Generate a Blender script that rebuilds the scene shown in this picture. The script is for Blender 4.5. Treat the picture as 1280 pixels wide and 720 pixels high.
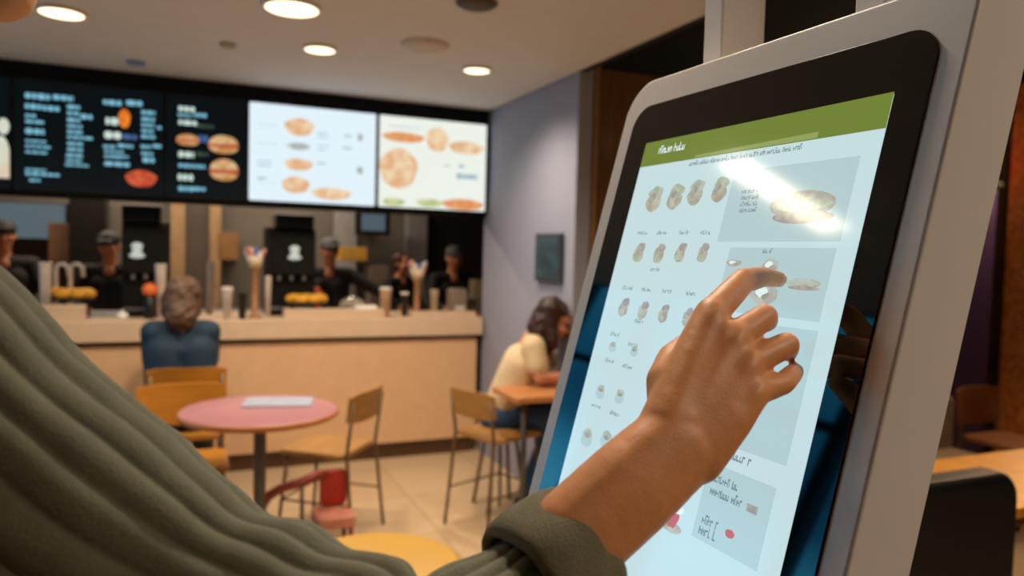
import bpy, bmesh, math, random
from math import sin, cos, pi, radians, sqrt
from mathutils import Vector as V, Matrix as M, noise
random.seed(7)
SC = bpy.context.scene
for o in list(bpy.data.objects): bpy.data.objects.remove(o)

# ------------------------------------------------------------ camera
F = 930.0; CAM = V((0, 0, 1.45))
YAW, PIT, ROL = radians(23.6), radians(-2.7), radians(1.5)
FW = V((sin(YAW)*cos(PIT), cos(YAW)*cos(PIT), sin(PIT)))
R0 = V((cos(YAW), -sin(YAW), 0)); U0 = R0.cross(FW)
RT = R0*cos(ROL) + U0*sin(ROL); UP = U0*cos(ROL) - R0*sin(ROL)
cd = bpy.data.cameras.new('camera'); cam = bpy.data.objects.new('camera', cd)
SC.collection.objects.link(cam); SC.camera = cam
cd.sensor_width = 36; cd.lens = F/1280*36; cd.clip_start = .02
cam.matrix_world = M(((RT.x, UP.x, -FW.x, CAM.x), (RT.y, UP.y, -FW.y, CAM.y), (RT.z, UP.z, -FW.z, CAM.z), (0, 0, 0, 1)))
cd.dof.use_dof = True; cd.dof.focus_distance = .66; cd.dof.aperture_fstop = 4.6
def ray(x, y): return FW + RT*((x-640)/F) + UP*((360-y)/F)
def at(x, y, Y):
    d = ray(x, y); return CAM + d*(Y/d.y)
def atz(x, y, z):
    d = ray(x, y); return CAM + d*((z-CAM.z)/d.z)
def atd(x, y, D): return CAM + ray(x, y)*D

# ------------------------------------------------------------ sky, exposure
SC.view_settings.view_transform = 'Standard'; SC.view_settings.look = 'None'
SC.view_settings.exposure = -0.12; SC.view_settings.gamma = 1.0; SC.view_settings.use_curve_mapping = False
w = bpy.data.worlds.new('dusk_sky'); SC.world = w; w.use_nodes = True
bg = w.node_tree.nodes['Background']; bg.inputs[0].default_value = (.05, .42, .72, 1); bg.inputs[1].default_value = .62
_N = w.node_tree.nodes; _L = w.node_tree.links; _g = _N.new('ShaderNodeTexCoord'); _s = _N.new('ShaderNodeSeparateXYZ'); _r = _N.new('ShaderNodeValToRGB')
_m = _N.new('ShaderNodeMapRange'); _m.inputs['From Min'].default_value = -.2; _m.inputs['From Max'].default_value = .8
_L.new(_g.outputs['Generated'], _s.inputs[0]); _L.new(_s.outputs['Z'], _m.inputs['Value']); _L.new(_m.outputs[0], _r.inputs['Fac']); _L.new(_r.outputs['Color'], bg.inputs[0])
# dusk: bright band low over the street, deep teal above
_e = _r.color_ramp.elements; _e[0].position = 0; _e[0].color = (.08, .9, 1.6, 1); _e[1].position = 1; _e[1].color = (.08, .7, 1.3, 1)
for _p, _c in ((.17, (.5, 3.4, 5.6, 1)), (.215, (.3, 2.6, 4.6, 1)), (.26, (.10, 1.0, 2.0, 1)), (.30, (.06, .7, 1.5, 1)), (.5, (.12, 1.5, 2.6, 1))):
    _k = _e.new(_p); _k.color = _c
try:
    w.cycles.sampling_method = 'AUTOMATIC'
except Exception: pass

# ------------------------------------------------------------ materials
def lin(c):
    return tuple(((v/255)/12.92 if v/255 <= .04045 else ((v/255+.055)/1.055)**2.4) for v in c) + (1,)
MATS = {}
def mat(name, rgb, rough=.6, metal=0, emit=None, es=1.0, spec=.5, noise_amt=.12, scale=12, bump=0, coat=0, trans=0, sss=0, bscale=None):
    if name in MATS: return MATS[name]
    m = bpy.data.materials.new(name); m.use_nodes = True; nt = m.node_tree; N = nt.nodes; L = nt.links
    p = N['Principled BSDF']; c = lin(rgb)
    p.inputs['Roughness'].default_value = rough; p.inputs['Metallic'].default_value = metal
    p.inputs['Specular IOR Level'].default_value = spec; p.inputs['Coat Weight'].default_value = coat
    p.inputs['Transmission Weight'].default_value = trans
    if sss:
        p.inputs['Subsurface Weight'].default_value = sss; p.inputs['Subsurface Radius'].default_value = (.01, .004, .002); p.inputs['Subsurface Scale'].default_value = .6
    tc = N.new('ShaderNodeTexCoord'); nz = N.new('ShaderNodeTexNoise'); nz.inputs['Scale'].default_value = scale; nz.inputs['Detail'].default_value = 4
    L.new(tc.outputs['Object'], nz.inputs['Vector'])
    rp = N.new('ShaderNodeValToRGB'); L.new(nz.outputs['Fac'], rp.inputs['Fac'])
    rp.color_ramp.elements[0].position = .3; rp.color_ramp.elements[1].position = .7
    rp.color_ramp.elements[0].color = tuple(v*(1-noise_amt) for v in c[:3])+(1,)
    rp.color_ramp.elements[1].color = tuple(min(1, v*(1+noise_amt)) for v in c[:3])+(1,)
    L.new(rp.outputs['Color'], p.inputs['Base Color'])
    if emit:
        p.inputs['Emission Color'].default_value = lin(emit); p.inputs['Emission Strength'].default_value = es
    if bump:
        n2 = N.new('ShaderNodeTexNoise'); n2.inputs['Scale'].default_value = bscale or scale*6; n2.inputs['Detail'].default_value = 6
        L.new(tc.outputs['Object'], n2.inputs['Vector'])
        b = N.new('ShaderNodeBump'); b.inputs['Strength'].default_value = bump; b.inputs['Distance'].default_value = .003
        L.new(n2.outputs['Fac'], b.inputs['Height']); L.new(b.outputs['Normal'], p.inputs['Normal'])
    MATS[name] = m; return m
def wood(name, a, b, rough=.45, sc=(1, 14, 14), spec=.5):
    m = mat(name, a, rough, spec=spec); nt = m.node_tree; N = nt.nodes; L = nt.links
    mp = N.new('ShaderNodeMapping'); mp.inputs['Scale'].default_value = sc
    tc = [n for n in N if n.type == 'TEX_COORD'][0]; nz = [n for n in N if n.type == 'TEX_NOISE'][0]
    nz.inputs['Scale'].default_value = 4; nz.inputs['Detail'].default_value = 8
    L.new(tc.outputs['Object'], mp.inputs['Vector']); L.new(mp.outputs['Vector'], nz.inputs['Vector'])
    rp = [n for n in N if n.type == 'VALTORGB'][0]; rp.color_ramp.elements[0].color = lin(a); rp.color_ramp.elements[1].color = lin(b)
    return m
def tile_mat(name, a, b, mortar, sx, rough=.25):
    m = mat(name, a, rough); nt = m.node_tree; N = nt.nodes; L = nt.links
    tc = [n for n in N if n.type == 'TEX_COORD'][0]; br = N.new('ShaderNodeTexBrick')
    br.inputs['Color1'].default_value = lin(a); br.inputs['Color2'].default_value = lin(b); br.inputs['Mortar'].default_value = lin(mortar)
    br.inputs['Scale'].default_value = 1; br.inputs['Brick Width'].default_value = sx; br.inputs['Row Height'].default_value = sx; br.offset = 0
    br.inputs['Mortar Size'].default_value = .006
    L.new(tc.outputs['Object'], br.inputs['Vector']); L.new(br.outputs['Color'], N['Principled BSDF'].inputs['Base Color'])
    return m
def display(name, rgb, es=1.0, rough=.06, jitter=None, jscale=60):
    """a lit display surface behind gloss glass"""
    if name in MATS: return MATS[name]
    m = bpy.data.materials.new(name); m.use_nodes = True; N = m.node_tree.nodes; L = m.node_tree.links; p = N['Principled BSDF']
    p.inputs['Base Color'].default_value = (.01, .012, .014, 1); p.inputs['Roughness'].default_value = rough
    p.inputs['Emission Color'].default_value = lin(rgb); p.inputs['Emission Strength'].default_value = es*1.08
    if jitter:
        tc = N.new('ShaderNodeTexCoord'); nz = N.new('ShaderNodeTexNoise'); nz.inputs['Scale'].default_value = jscale; nz.inputs['Detail'].default_value = 3
        rp = N.new('ShaderNodeValToRGB'); L.new(tc.outputs['Object'], nz.inputs['Vector']); L.new(nz.outputs['Fac'], rp.inputs['Fac'])
        rp.color_ramp.elements[0].position = .4; rp.color_ramp.elements[1].position = .6
        rp.color_ramp.elements[0].color = lin(rgb); rp.color_ramp.elements[1].color = lin(jitter); L.new(rp.outputs['Color'], p.inputs['Emission Color'])
    MATS[name] = m; return m

# ------------------------------------------------------------ mesh helpers
def B(): return bmesh.new()
def setmi(faces, mi, smooth=False):
    for f in faces: f.material_index = mi; f.smooth = smooth
def box(b, c, s, mi=0, rot=None, bev=0):
    m = M.Translation(V(c)) @ (rot.to_4x4() if rot else M.Identity(4)) @ M.Diagonal(V((s[0], s[1], s[2], 1)))
    r = bmesh.ops.create_cube(b, size=1, matrix=m); fs = set(f for v in r['verts'] for f in v.link_faces)
    if bev:
        es = set(e for v in r['verts'] for e in v.link_edges)
        g = bmesh.ops.bevel(b, geom=list(es), offset=bev, segments=3, affect='EDGES', profile=.5); fs = set(g['faces']) | set(f for f in fs if f.is_valid)
        setmi([f for f in fs if f.is_valid], mi); return
    setmi(fs, mi)
def box2(b, lo, hi, mi=0, bev=0):
    lo = V(lo); hi = V(hi); box(b, (lo+hi)/2, tuple(abs(v) for v in (hi-lo)), mi, None, bev)
def grid(b, rows, mi=0, closed=True, smooth=True, cap=True):
    vs = [[b.verts.new(p) for p in r] for r in rows]; n = len(rows[0])
    for i in range(len(vs)-1):
        for j in range(n if closed else n-1):
            f = b.faces.new((vs[i][j], vs[i][(j+1) % n], vs[i+1][(j+1) % n], vs[i+1][j])); f.material_index = mi; f.smooth = smooth
    if cap and closed:
        for r, fl in ((vs[0], True), (vs[-1], False)):
            f = b.faces.new(r[::-1] if fl else r); f.material_index = mi
def frames(pts):
    pts = [V(p) for p in pts]; T = []
    for i in range(len(pts)):
        a = pts[max(i-1, 0)]; c = pts[min(i+1, len(pts)-1)]; T.append((c-a).normalized())
    n = T[0].orthogonal().normalized(); out = []
    for i, t in enumerate(T):
        n = (n - t*n.dot(t)).normalized(); out.append((pts[i], t, n, t.cross(n)))
    return out
def tube(b, pts, r, mi=0, seg=10):
    if not isinstance(r, (list, tuple)): r = [r]*len(pts)
    grid(b, [[p + (n*cos(2*pi*k/seg) + q*sin(2*pi*k/seg))*rr for k in range(seg)] for (p, t, n, q), rr in zip(frames(pts), r)], mi)
def lathe(b, prof, c=(0, 0, 0), mi=0, seg=28, axis=None):
    c = V(c); rm = (V((0, 0, 1)).rotation_difference(V(axis)).to_matrix() if axis else M.Identity(3))
    grid(b, [[c + rm @ V((max(r, 1e-5)*cos(2*pi*k/seg), max(r, 1e-5)*sin(2*pi*k/seg), z)) for k in range(seg)] for r, z in prof], mi)
def ell(b, c, r, mi=0, rot=None, u=20, v=12):
    m = M.Translation(V(c)) @ (rot.to_4x4() if rot else M.Identity(4)) @ M.Diagonal(V((r[0], r[1], r[2], 1)))
    s = bmesh.ops.create_uvsphere(b, u_segments=u, v_segments=v, radius=1, matrix=m)
    setmi(set(f for q in s['verts'] for f in q.link_faces), mi, True)
def cap(b, p, q, r1, r2, seg=14):
    """closed tapered capsule"""
    p = V(p); q = V(q); d = q-p; L = d.length
    if L < 1e-6: ell(b, p, (r1,)*3); return
    t = d/L; n = t.orthogonal().normalized(); s = t.cross(n); rows = []
    for k in range(1, 7): a = pi/2*(1-k/6); rows.append((p - t*r1*sin(a), r1*cos(a)))
    for k in range(0, 6): a = pi/2*k/6; rows.append((q + t*r2*sin(a), r2*cos(a)))
    grid(b, [[c + (n*cos(2*pi*k/seg)+s*sin(2*pi*k/seg))*r for k in range(seg)] for c, r in rows])
def chain(b, pts, rs):
    for i in range(len(pts)-1): cap(b, pts[i], pts[i+1], rs[i], rs[i+1])
def rrect(w, h, r, n=8):
    o = []
    for cx, cy, a0 in ((w/2-r, h/2-r, 0), (-w/2+r, h/2-r, pi/2), (-w/2+r, -h/2+r, pi), (w/2-r, -h/2+r, 3*pi/2)):
        for k in range(n+1): a = a0+pi/2*k/n; o.append((cx+r*cos(a), cy+r*sin(a)))
    return o
def prism(b, outline, O, U, W, N_, t, mi=0, bev=0):
    """outline (u,w) in frame O,U,W extruded t along N_; bev rounds the front rim"""
    O, U, W, N_ = V(O), V(U), V(W), V(N_)
    cx = sum(p[0] for p in outline)/len(outline); cy = sum(p[1] for p in outline)/len(outline)
    rows = [(0, 0)]
    if bev:
        for k in range(0, 5): a = pi/2*k/4; rows.append((bev*(1-cos(a)), t-bev+bev*sin(a)))
    else: rows.append((0, t))
    def sh(p, d):
        x, y = p[0]-cx, p[1]-cy; l = math.hypot(x, y); hx = max(abs(q[0]-cx) for q in outline); hy = max(abs(q[1]-cy) for q in outline)
        return (cx + x*(1-d/hx), cy + y*(1-d/hy))
    R = []
    for d, z in rows:
        R.append([O + U*sh(p, d)[0] + W*sh(p, d)[1] + N_*z for p in outline])
    grid(b, R, mi, smooth=False)
def obj(name, b, mats, parent=None, local=False, smooth=None):
    bmesh.ops.recalc_face_normals(b, faces=b.faces[:])
    if smooth: 
        for f in b.faces: f.smooth = True
    me = bpy.data.meshes.new(name)
    if parent is not None and not local:
        off = -V(parent.location)
        pp = parent.parent
        while pp is not None: off -= V(pp.location); pp = pp.parent
        bmesh.ops.translate(b, verts=b.verts[:], vec=off)
    b.to_mesh(me); b.free()
    for m in (mats if isinstance(mats, (list, tuple)) else [mats]): me.materials.append(m)
    o = bpy.data.objects.new(name, me); SC.collection.objects.link(o)
    if parent is not None: o.parent = parent
    return o
def setgeo(o, base):
    """move a top-level mesh's origin to base"""
    base = V(base); o.data.transform(M.Translation(-base)); o.location = base; return o
def remesh(o, vox, smooth=6, fac=.5, mats=None):
    tmp = bpy.data.scenes.new('tmp'); to = bpy.data.objects.new('tmp', o.data); tmp.collection.objects.link(to); real = o; o = to
    m = o.modifiers.new('r', 'REMESH'); m.mode = 'VOXEL'; m.voxel_size = vox; m.use_smooth_shade = True
    s = o.modifiers.new('s', 'SMOOTH'); s.factor = fac; s.iterations = smooth
    cx = bpy.context.temp_override(scene=tmp, view_layer=tmp.view_layers[0]); cx.__enter__(); dg = bpy.context.evaluated_depsgraph_get(); dg.update()
    me = bpy.data.meshes.new_from_object(o.evaluated_get(dg)); cx.__exit__(None, None, None); old = real.data; bpy.data.objects.remove(to); bpy.data.scenes.remove(tmp); o = real
    ms = list(old.materials); o.data = me
    me.materials.clear()
    for q in ms: me.materials.append(q)
    for p in me.polygons: p.use_smooth = True
    bpy.data.meshes.remove(old); return o
def addin(o, b):
    """append bmesh b (local coords) to object o's mesh"""
    b2 = bmesh.new(); b2.from_mesh(o.data); me = bpy.data.meshes.new('t'); b.to_mesh(me); b.free(); b2.from_mesh(me); b2.to_mesh(o.data); b2.free(); bpy.data.meshes.remove(me)
def thing(name, label, category, loc=(0, 0, 0), rz=0, group=None):
    o = bpy.data.objects.new(name, None); SC.collection.objects.link(o); o.empty_display_size = .1
    o.location = loc; o.rotation_euler = (0, 0, rz); return tag(o, label, category, group)
def tag(o, label, category, group=None):
    o['label'] = label; o['category'] = category
    if group: o['group'] = group
    return o
def struct(name, b, m):
    o = obj(name, b, m); o['kind'] = 'structure'; return o
def copy_tree(o, parent=None):
    c = o.copy(); SC.collection.objects.link(c)
    if parent is not None: c.parent = parent
    for ch in o.children: copy_tree(ch, c)
    return c
X, Y_, Z = V((1, 0, 0)), V((0, 1, 0)), V((0, 0, 1))
KIOSK_ITEMS = [('wrap', 0.2963, -0.0802, 0.0303, 0.0318), ('wrap', 0.2576, -0.0796, 0.028, 0.0305), ('wrap', 0.2226, -0.0771, 0.0259, 0.0295), ('wrap', 0.1848, -0.0761, 0.0237, 0.0282), ('roll', 0.2997, -0.1441, 0.0288, 0.0269), ('roll', 0.2609, -0.1446, 0.0265, 0.0259), ('roll', 0.223, -0.1433, 0.0244, 0.0248), ('roll', 0.1866, -0.1429, 0.0224, 0.0238), ('roll', 0.3022, -0.2098, 0.0273, 0.0251), ('roll', 0.2637, -0.2104, 0.0251, 0.0241), ('roll', 0.2255, -0.2108, 0.0231, 0.023), ('roll', 0.1854, -0.2106, 0.021, 0.022), ('cup', 0.3041, -0.2579, 0.0193, 0.0126), ('cup', 0.2605, -0.2577, 0.0175, 0.012), ('cup', 0.3052, -0.3114, 0.0224, 0.0174), ('cup', 0.266, -0.3096, 0.0206, 0.0168), ('cup', 0.309, -0.3663, 0.0289, 0.022), ('cup', 0.2708, -0.3598, 0.0267, 0.0212), ('dessert', 0.1342, -0.401, 0.0364, 0.0296), ('cup', 0.1258, -0.3549, 0.0232, 0.0165), ('sub', 0.07, -0.098, 0.0764, 0.0391), ('sub', 0.0469, -0.169, 0.0381, 0.0139), ('dish', 0.0883, -0.1553, 0.0214, 0.0149), ('dish', 0.0877, -0.1815, 0.0349, 0.0205), ('dish', 0.1369, -0.1535, 0.022, 0.0072), ('label', 0.3015, -0.1209, 0.0209, 0.0029), ('label', 0.2643, -0.1214, 0.0193, 0.0029), ('label', 0.2245, -0.1219, 0.0177, 0.0027), ('label', 0.1892, -0.1223, 0.0163, 0.0026), ('label', 0.3037, -0.1878, 0.0209, 0.0029), ('label', 0.2657, -0.1875, 0.0193, 0.0027), ('label', 0.228, -0.187, 0.0177, 0.0026), ('label', 0.1879, -0.1871, 0.0162, 0.0025), ('label', 0.3039, -0.2435, 0.0208, 0.0027), ('label', 0.2649, -0.251, 0.0192, 0.0026), ('label', 0.3016, -0.2747, 0.0207, 0.0027), ('label', 0.2651, -0.2758, 0.0192, 0.0025), ('label', 0.3058, -0.3286, 0.0208, 0.0025), ('label', 0.2665, -0.3298, 0.0191, 0.0025), ('label', 0.0958, -0.1411, 0.0129, 0.0023), ('label', 0.2589, -0.164, 0.019, 0.0027), ('label', 0.264, -0.2243, 0.0192, 0.0027), ('label', 0.1383, -0.0809, 0.0245, 0.0024), ('label', 0.1372, -0.0875, 0.0244, 0.0025), ('label', 0.1361, -0.094, 0.0244, 0.0024), ('label', 0.135, -0.1005, 0.0242, 0.0024), ('text', 0.0691, -0.3275, 0.0344, 0.0052), ('text', 0.0801, -0.3513, 0.0354, 0.0058), ('text', 0.0739, -0.3629, 0.0421, 0.0051), ('text', 0.0841, -0.3898, 0.0244, 0.0044), ('text', 0.0849, -0.3994, 0.0244, 0.0045), ('red', 0.0603, -0.3905, 0.0114, 0.008), ('sq', 0.0427, -0.3633, 0.0126, 0.0067)]
KIOSK_CARDS = [[(0.1765, -0.0553), (0.0179, -0.0612), (0.0184, -0.1314), (0.1612, -0.1326)], [(0.1589, -0.1393), (0.0195, -0.1362), (0.0203, -0.1961), (0.1357, -0.2052)], [(0.133, -0.2129), (0.0182, -0.2033), (0.0185, -0.3166), (0.0938, -0.3239)], [(0.1058, -0.3418), (0.0215, -0.3372), (0.024, -0.4063), (0.1032, -0.4089)]]
MENU_ITEMS = [('cyan', -0.834, 2.237, -0.714, 2.273), ('cyan', -0.701, 2.244, -0.6, 2.276), ('cyan', -0.834, 2.18, -0.756, 2.213), ('cyan', -0.751, 2.179, -0.668, 2.21), ('cyan', -0.833, 2.135, -0.774, 2.154), ('cyan', -0.833, 2.103, -0.744, 2.122), ('cyan', -0.833, 2.042, -0.742, 2.077), ('cyan', -0.833, 1.998, -0.725, 2.012), ('cyan', -0.833, 1.968, -0.712, 1.983), ('cyan', -0.833, 1.936, -0.729, 1.951), ('cyan', -0.834, 1.839, -0.732, 1.852), ('cyan', -0.834, 1.813, -0.669, 1.832), ('cyan', -0.816, 1.779, -0.762, 1.795), ('cyan', -0.631, 2.201, -0.567, 2.226), ('cyan', -0.631, 2.168, -0.57, 2.188), ('cyan', -0.565, 2.149, -0.505, 2.18), ('cyan', -0.631, 2.128, -0.567, 2.153), ('cyan', -0.631, 2.097, -0.552, 2.114), ('cyan', -0.631, 2.064, -0.555, 2.083), ('cyan', -0.631, 2.034, -0.498, 2.052), ('cyan', -0.631, 1.997, -0.553, 2.016), ('cyan', -0.631, 1.964, -0.546, 1.983), ('cyan', -0.636, 1.93, -0.553, 1.95), ('cyan', -0.637, 1.903, -0.555, 1.918), ('cyan', -0.642, 1.879, -0.524, 1.892), ('cyan', -0.451, 2.242, -0.356, 2.274), ('cyan', -0.332, 2.25, -0.248, 2.284), ('cyan', -0.451, 1.996, -0.387, 2.014), ('cyan', -0.377, 2.003, -0.296, 2.026), ('cyan', -0.445, 1.969, -0.345, 1.985), ('cyan', -0.445, 1.939, -0.345, 1.956), ('cyan', -0.409, 1.947, -0.318, 1.958), ('cyan', -0.445, 1.893, -0.314, 1.92), ('cyan', -0.254, 2.206, -0.18, 2.232), ('cyan', -0.253, 2.169, -0.182, 2.192), ('cyan', -0.171, 2.194, -0.107, 2.219), ('cyan', -0.253, 2.135, -0.184, 2.157), ('cyan', -0.171, 2.127, -0.113, 2.146), ('cyan', -0.253, 2.102, -0.188, 2.122), ('cyan', -0.253, 2.066, -0.18, 2.091), ('cyan', -0.256, 2.008, -0.204, 2.03), ('cyan', -0.195, 2.016, -0.135, 2.038), ('cyan', -0.253, 1.969, -0.19, 1.988), ('cyan', -0.247, 1.925, -0.182, 1.959), ('cyan', -0.058, 2.215, 0.019, 2.232), ('cyan', 0.03, 2.218, 0.102, 2.246), ('cyan', -0.053, 1.91, 0.096, 1.936), ('cyan', -0.053, 1.769, 0.033, 1.801), ('cyan', 0.033, 1.775, 0.102, 1.8), ('pale', -0.055, 2.244, 0.036, 2.279), ('pale', -0.054, 2.164, 0.048, 2.196), ('pale', -0.438, 2.128, -0.372, 2.175), ('pale', -0.445, 2.048, -0.358, 2.095), ('pale', -0.054, 1.97, 0.032, 2.01), ('pale', -0.056, 1.831, 0.033, 1.875), ('olive', 0.048, 2.157, 0.146, 2.179), ('olive', 0.043, 1.986, 0.113, 2.011), ('blue', -0.35, 2.053, -0.275, 2.085), ('blue', 0.054, 2.066, 0.11, 2.117), ('orange', -0.372, 2.119, -0.311, 2.229), ('fruit', -0.336, 1.782, -0.17, 1.88), ('burger', -0.065, 2.044, 0.06, 2.113), ('burger', 0.114, 2.011, 0.284, 2.123), ('burger', 0.122, 1.846, 0.285, 1.98), ('figure', -1.007, 1.751, -0.879, 2.087), ('burger', 0.574, 2.17, 0.721, 2.258), ('burger', 0.574, 1.947, 0.718, 2.006), ('burger', 0.559, 1.805, 0.7, 1.888), ('burger', 0.752, 1.772, 0.957, 1.834), ('dark', 0.573, 2.069, 0.719, 2.113), ('greytext', 0.395, 2.211, 0.518, 2.215), ('greytext', 0.395, 2.188, 0.512, 2.19), ('greytext', 0.396, 2.091, 0.513, 2.095), ('greytext', 0.397, 1.977, 0.483, 1.986), ('greytext', 0.397, 1.951, 0.477, 1.961), ('greytext', 0.398, 1.868, 0.453, 1.884), ('greytext', 0.398, 1.849, 0.503, 1.852), ('greytext', 0.76, 2.179, 0.825, 2.19), ('greytext', 0.76, 2.157, 0.832, 2.164), ('greytext', 0.761, 2.104, 0.833, 2.111), ('greytext', 0.761, 2.077, 0.82, 2.085), ('greytext', 0.762, 1.988, 0.821, 2.0), ('greytext', 0.925, 2.096, 0.979, 2.112), ('greytext', 0.931, 2.176, 0.978, 2.192), ('dark', 1.018, 2.155, 1.053, 2.213), ('dark', 1.015, 1.94, 1.056, 1.991), ('orangered', 1.21, 2.181, 1.446, 2.234), ('orangered', 1.638, 1.748, 1.884, 1.808), ('burger', 1.17, 1.893, 1.401, 2.104), ('burger', 1.674, 2.138, 1.882, 2.207), ('burger', 1.502, 2.147, 1.63, 2.277), ('green', 1.19, 1.744, 1.346, 1.798), ('green', 1.424, 1.75, 1.617, 1.804), ('greytext', 1.723, 2.03, 1.769, 2.055), ('greytext', 1.709, 1.95, 1.863, 1.997), ('greytext', 1.223, 2.272, 1.451, 2.279), ('greytext', 1.618, 2.034, 1.663, 2.047)]

# ------------------------------------------------------------ room shell
CEIL = 2.45
b = B(); box2(b, (-4.2, -3.2, -.1), (6.2, 9.2, 0)); struct('floor', b, tile_mat('floor_tile', (206, 178, 140), (198, 168, 130), (176, 148, 114), .6, .28))
b = B(); box2(b, (-1.8, -3, CEIL), (1.95, 4.96, CEIL+.08)); struct('ceiling', b, mat('ceiling_paint', (206, 210, 214), .9, noise_amt=.02))
b = B(); box2(b, (-4.2, -3.2, 5), (6.2, 9.2, 5.1)); struct('ceiling_upper', b, mat('black_paint', (9, 9, 9), .8))
b = B(); box2(b, (1.95, -3, CEIL+.0), (2.0, 3.64, 5)); box2(b, (-1.8, 4.96, CEIL), (1.95, 5.02, 5)); box2(b, (-1.85, -3, CEIL), (-1.8, 4.96, CEIL+.12)); struct('trim_1', b, MATS['black_paint'])
b = B(); box2(b, (1.96, 3.64, 0), (2.05, 5.02, 5)); struct('wall_side', b, mat('blue_grey_paint', (150, 151, 166), .75, noise_amt=.03, scale=3))
b = B(); box2(b, (-4.2, -3.2, 0), (6.2, -3, 5)); struct('wall_rear', b, mat('dark_umber_paint', (52, 42, 34), .8))
b = B(); box2(b, (6, -3, 0), (6.2, 9, 5)); struct('wall_right', b, MATS['dark_umber_paint'])
b = B(); box2(b, (-4.2, 9, 0), (6.2, 9.2, 5)); struct('wall_far', b, MATS['dark_umber_paint'])
# wood partition right of the blue-grey wall
wd = wood('dark_panel_wood', (100, 70, 44), (126, 90, 58), .22, (9, 9, .8))
b = B()
for k in range(9): box2(b, (2.13+k*.43, 3.70, 0), (2.13+k*.43+.415, 3.80, 2.5))
box2(b, (2.05, 3.74, 0), (6, 3.84, 2.5)); struct('wall_wood', b, wd)
b = B(); box2(b, (2.0, 3.66, 0), (2.035, 3.76, 2.5)); box2(b, (2.075, 3.66, 0), (2.10, 3.76, 2.5)); struct('trim_2', b, wood('jamb_wood', (176, 138, 96), (156, 118, 78), .35))
b = B(); box2(b, (2.06, 3.84, 2.5), (6, 3.9, 5)); struct('wall_bulkhead', b, MATS['black_paint'])
# window wall at the left: frames and panes with the dusk sky outside
wf = mat('window_frame_grey', (40, 44, 50), .5)
b = B(); box2(b, (-4.2, -3, 0), (-4, 9, .35)); box2(b, (-4.2, -3, 4.7), (-4, 9, 5)); box2(b, (-4.2, -3, .35), (-4, 2.6, 4.7)); box2(b, (-4.2, 8.6, .35), (-4, 9, 4.7)); struct('wall_left', b, MATS['dark_umber_paint'])
gl = bpy.data.materials.new('window_glass'); gl.use_nodes = True; N = gl.node_tree.nodes; L = gl.node_tree.links
N.remove(N['Principled BSDF']); tr = N.new('ShaderNodeBsdfTransparent'); gg = N.new('ShaderNodeBsdfGlossy'); gg.inputs['Roughness'].default_value = .05; mx = N.new('ShaderNodeMixShader'); mx.inputs[0].default_value = .05
L.new(tr.outputs[0], mx.inputs[1]); L.new(gg.outputs[0], mx.inputs[2]); L.new(mx.outputs[0], N['Material Output'].inputs[0])
for k in range(4):
    y0 = 2.6+k*1.5
    b = B()
    for a, c in (((-4.16, y0, .35), (-4.02, y0+.06, 4.7)), ((-4.16, y0+1.44, .35), (-4.02, y0+1.5, 4.7)), ((-4.15, y0+.06, 2.4), (-4.03, y0+1.44, 2.48)), ((-4.15, y0+.06, .35), (-4.03, y0+1.44, .42)), ((-4.15, y0+.06, 4.62), (-4.03, y0+1.44, 4.7))): box2(b, a, c)
    fo = struct('window_%d' % (k+1), b, wf)
    b = B(); box2(b, (-4.10, y0+.05, .4), (-4.09, y0+1.45, 4.64)); p = obj('window_pane', b, gl, fo)
# ------------------------------------------------------------ ceiling lights
lamp_on = mat('lamp_diffuser', (255, 236, 200), .5, emit=(255, 232, 190), es=3.2)
lamp_rim = mat('lamp_rim', (210, 205, 198), .4)
def downlight(x, y, r, label, power=30):
    t = thing('ceiling_light', label, 'ceiling light', (x, y, CEIL), 0, None)
    b = B(); lathe(b, [(r*.8, 0), (r*1.12, 0), (r*1.12, -.012), (r*.98, -.014), (r*.98, -.004), (r*.8, -.003)], (x, y, CEIL)); obj('rim', b, lamp_rim, t)
    b = B(); lathe(b, [(0, -.003), (r*.97, -.003), (r*.97, -.012), (r*.7, -.014), (0, -.015)], (x, y, CEIL)); obj('diffuser', b, lamp_on, t)
    ld = bpy.data.lights.new('lamp', 'SPOT'); ld.energy = power; ld.color = (1, .84, .66); ld.spot_size = radians(150); ld.spot_blend = .8; ld.shadow_soft_size = .08
    lo = bpy.data.objects.new('lamp', ld); SC.collection.objects.link(lo); lo.parent = t; lo.location = (0, 0, -.05)
def cpos(x, y): p = atz(x, y, CEIL); return p.x, p.y
LP = 62
for (px, py, r, lb) in ((77, 14, .09, 'round ceiling light nearest the left edge of the ceiling'),
                        (365, 8, .11, 'largest round ceiling light, at the top edge of the photo'),
                        (400, 60, .075, 'round ceiling light over the middle menu board, below the largest one'),
                        (596, 86, .07, 'round ceiling light nearest the blue-grey wall')):
    x, y = cpos(px, py); downlight(x, y, r, lb, LP)
for x, y, lb in ((.6, 1.15, 'unseen round ceiling light added above the ordering screen user'), (1.3, 2.4, 'round ceiling light above the chairs, out of the frame'), (1.35, -.4, 'unseen round ceiling light added behind the viewer to brighten the kiosk')):  # unseen lamps over the user and behind the viewer, added for hand and kiosk
    downlight(x, y, .09, lb, LP if y > 0 else 80)
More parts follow.
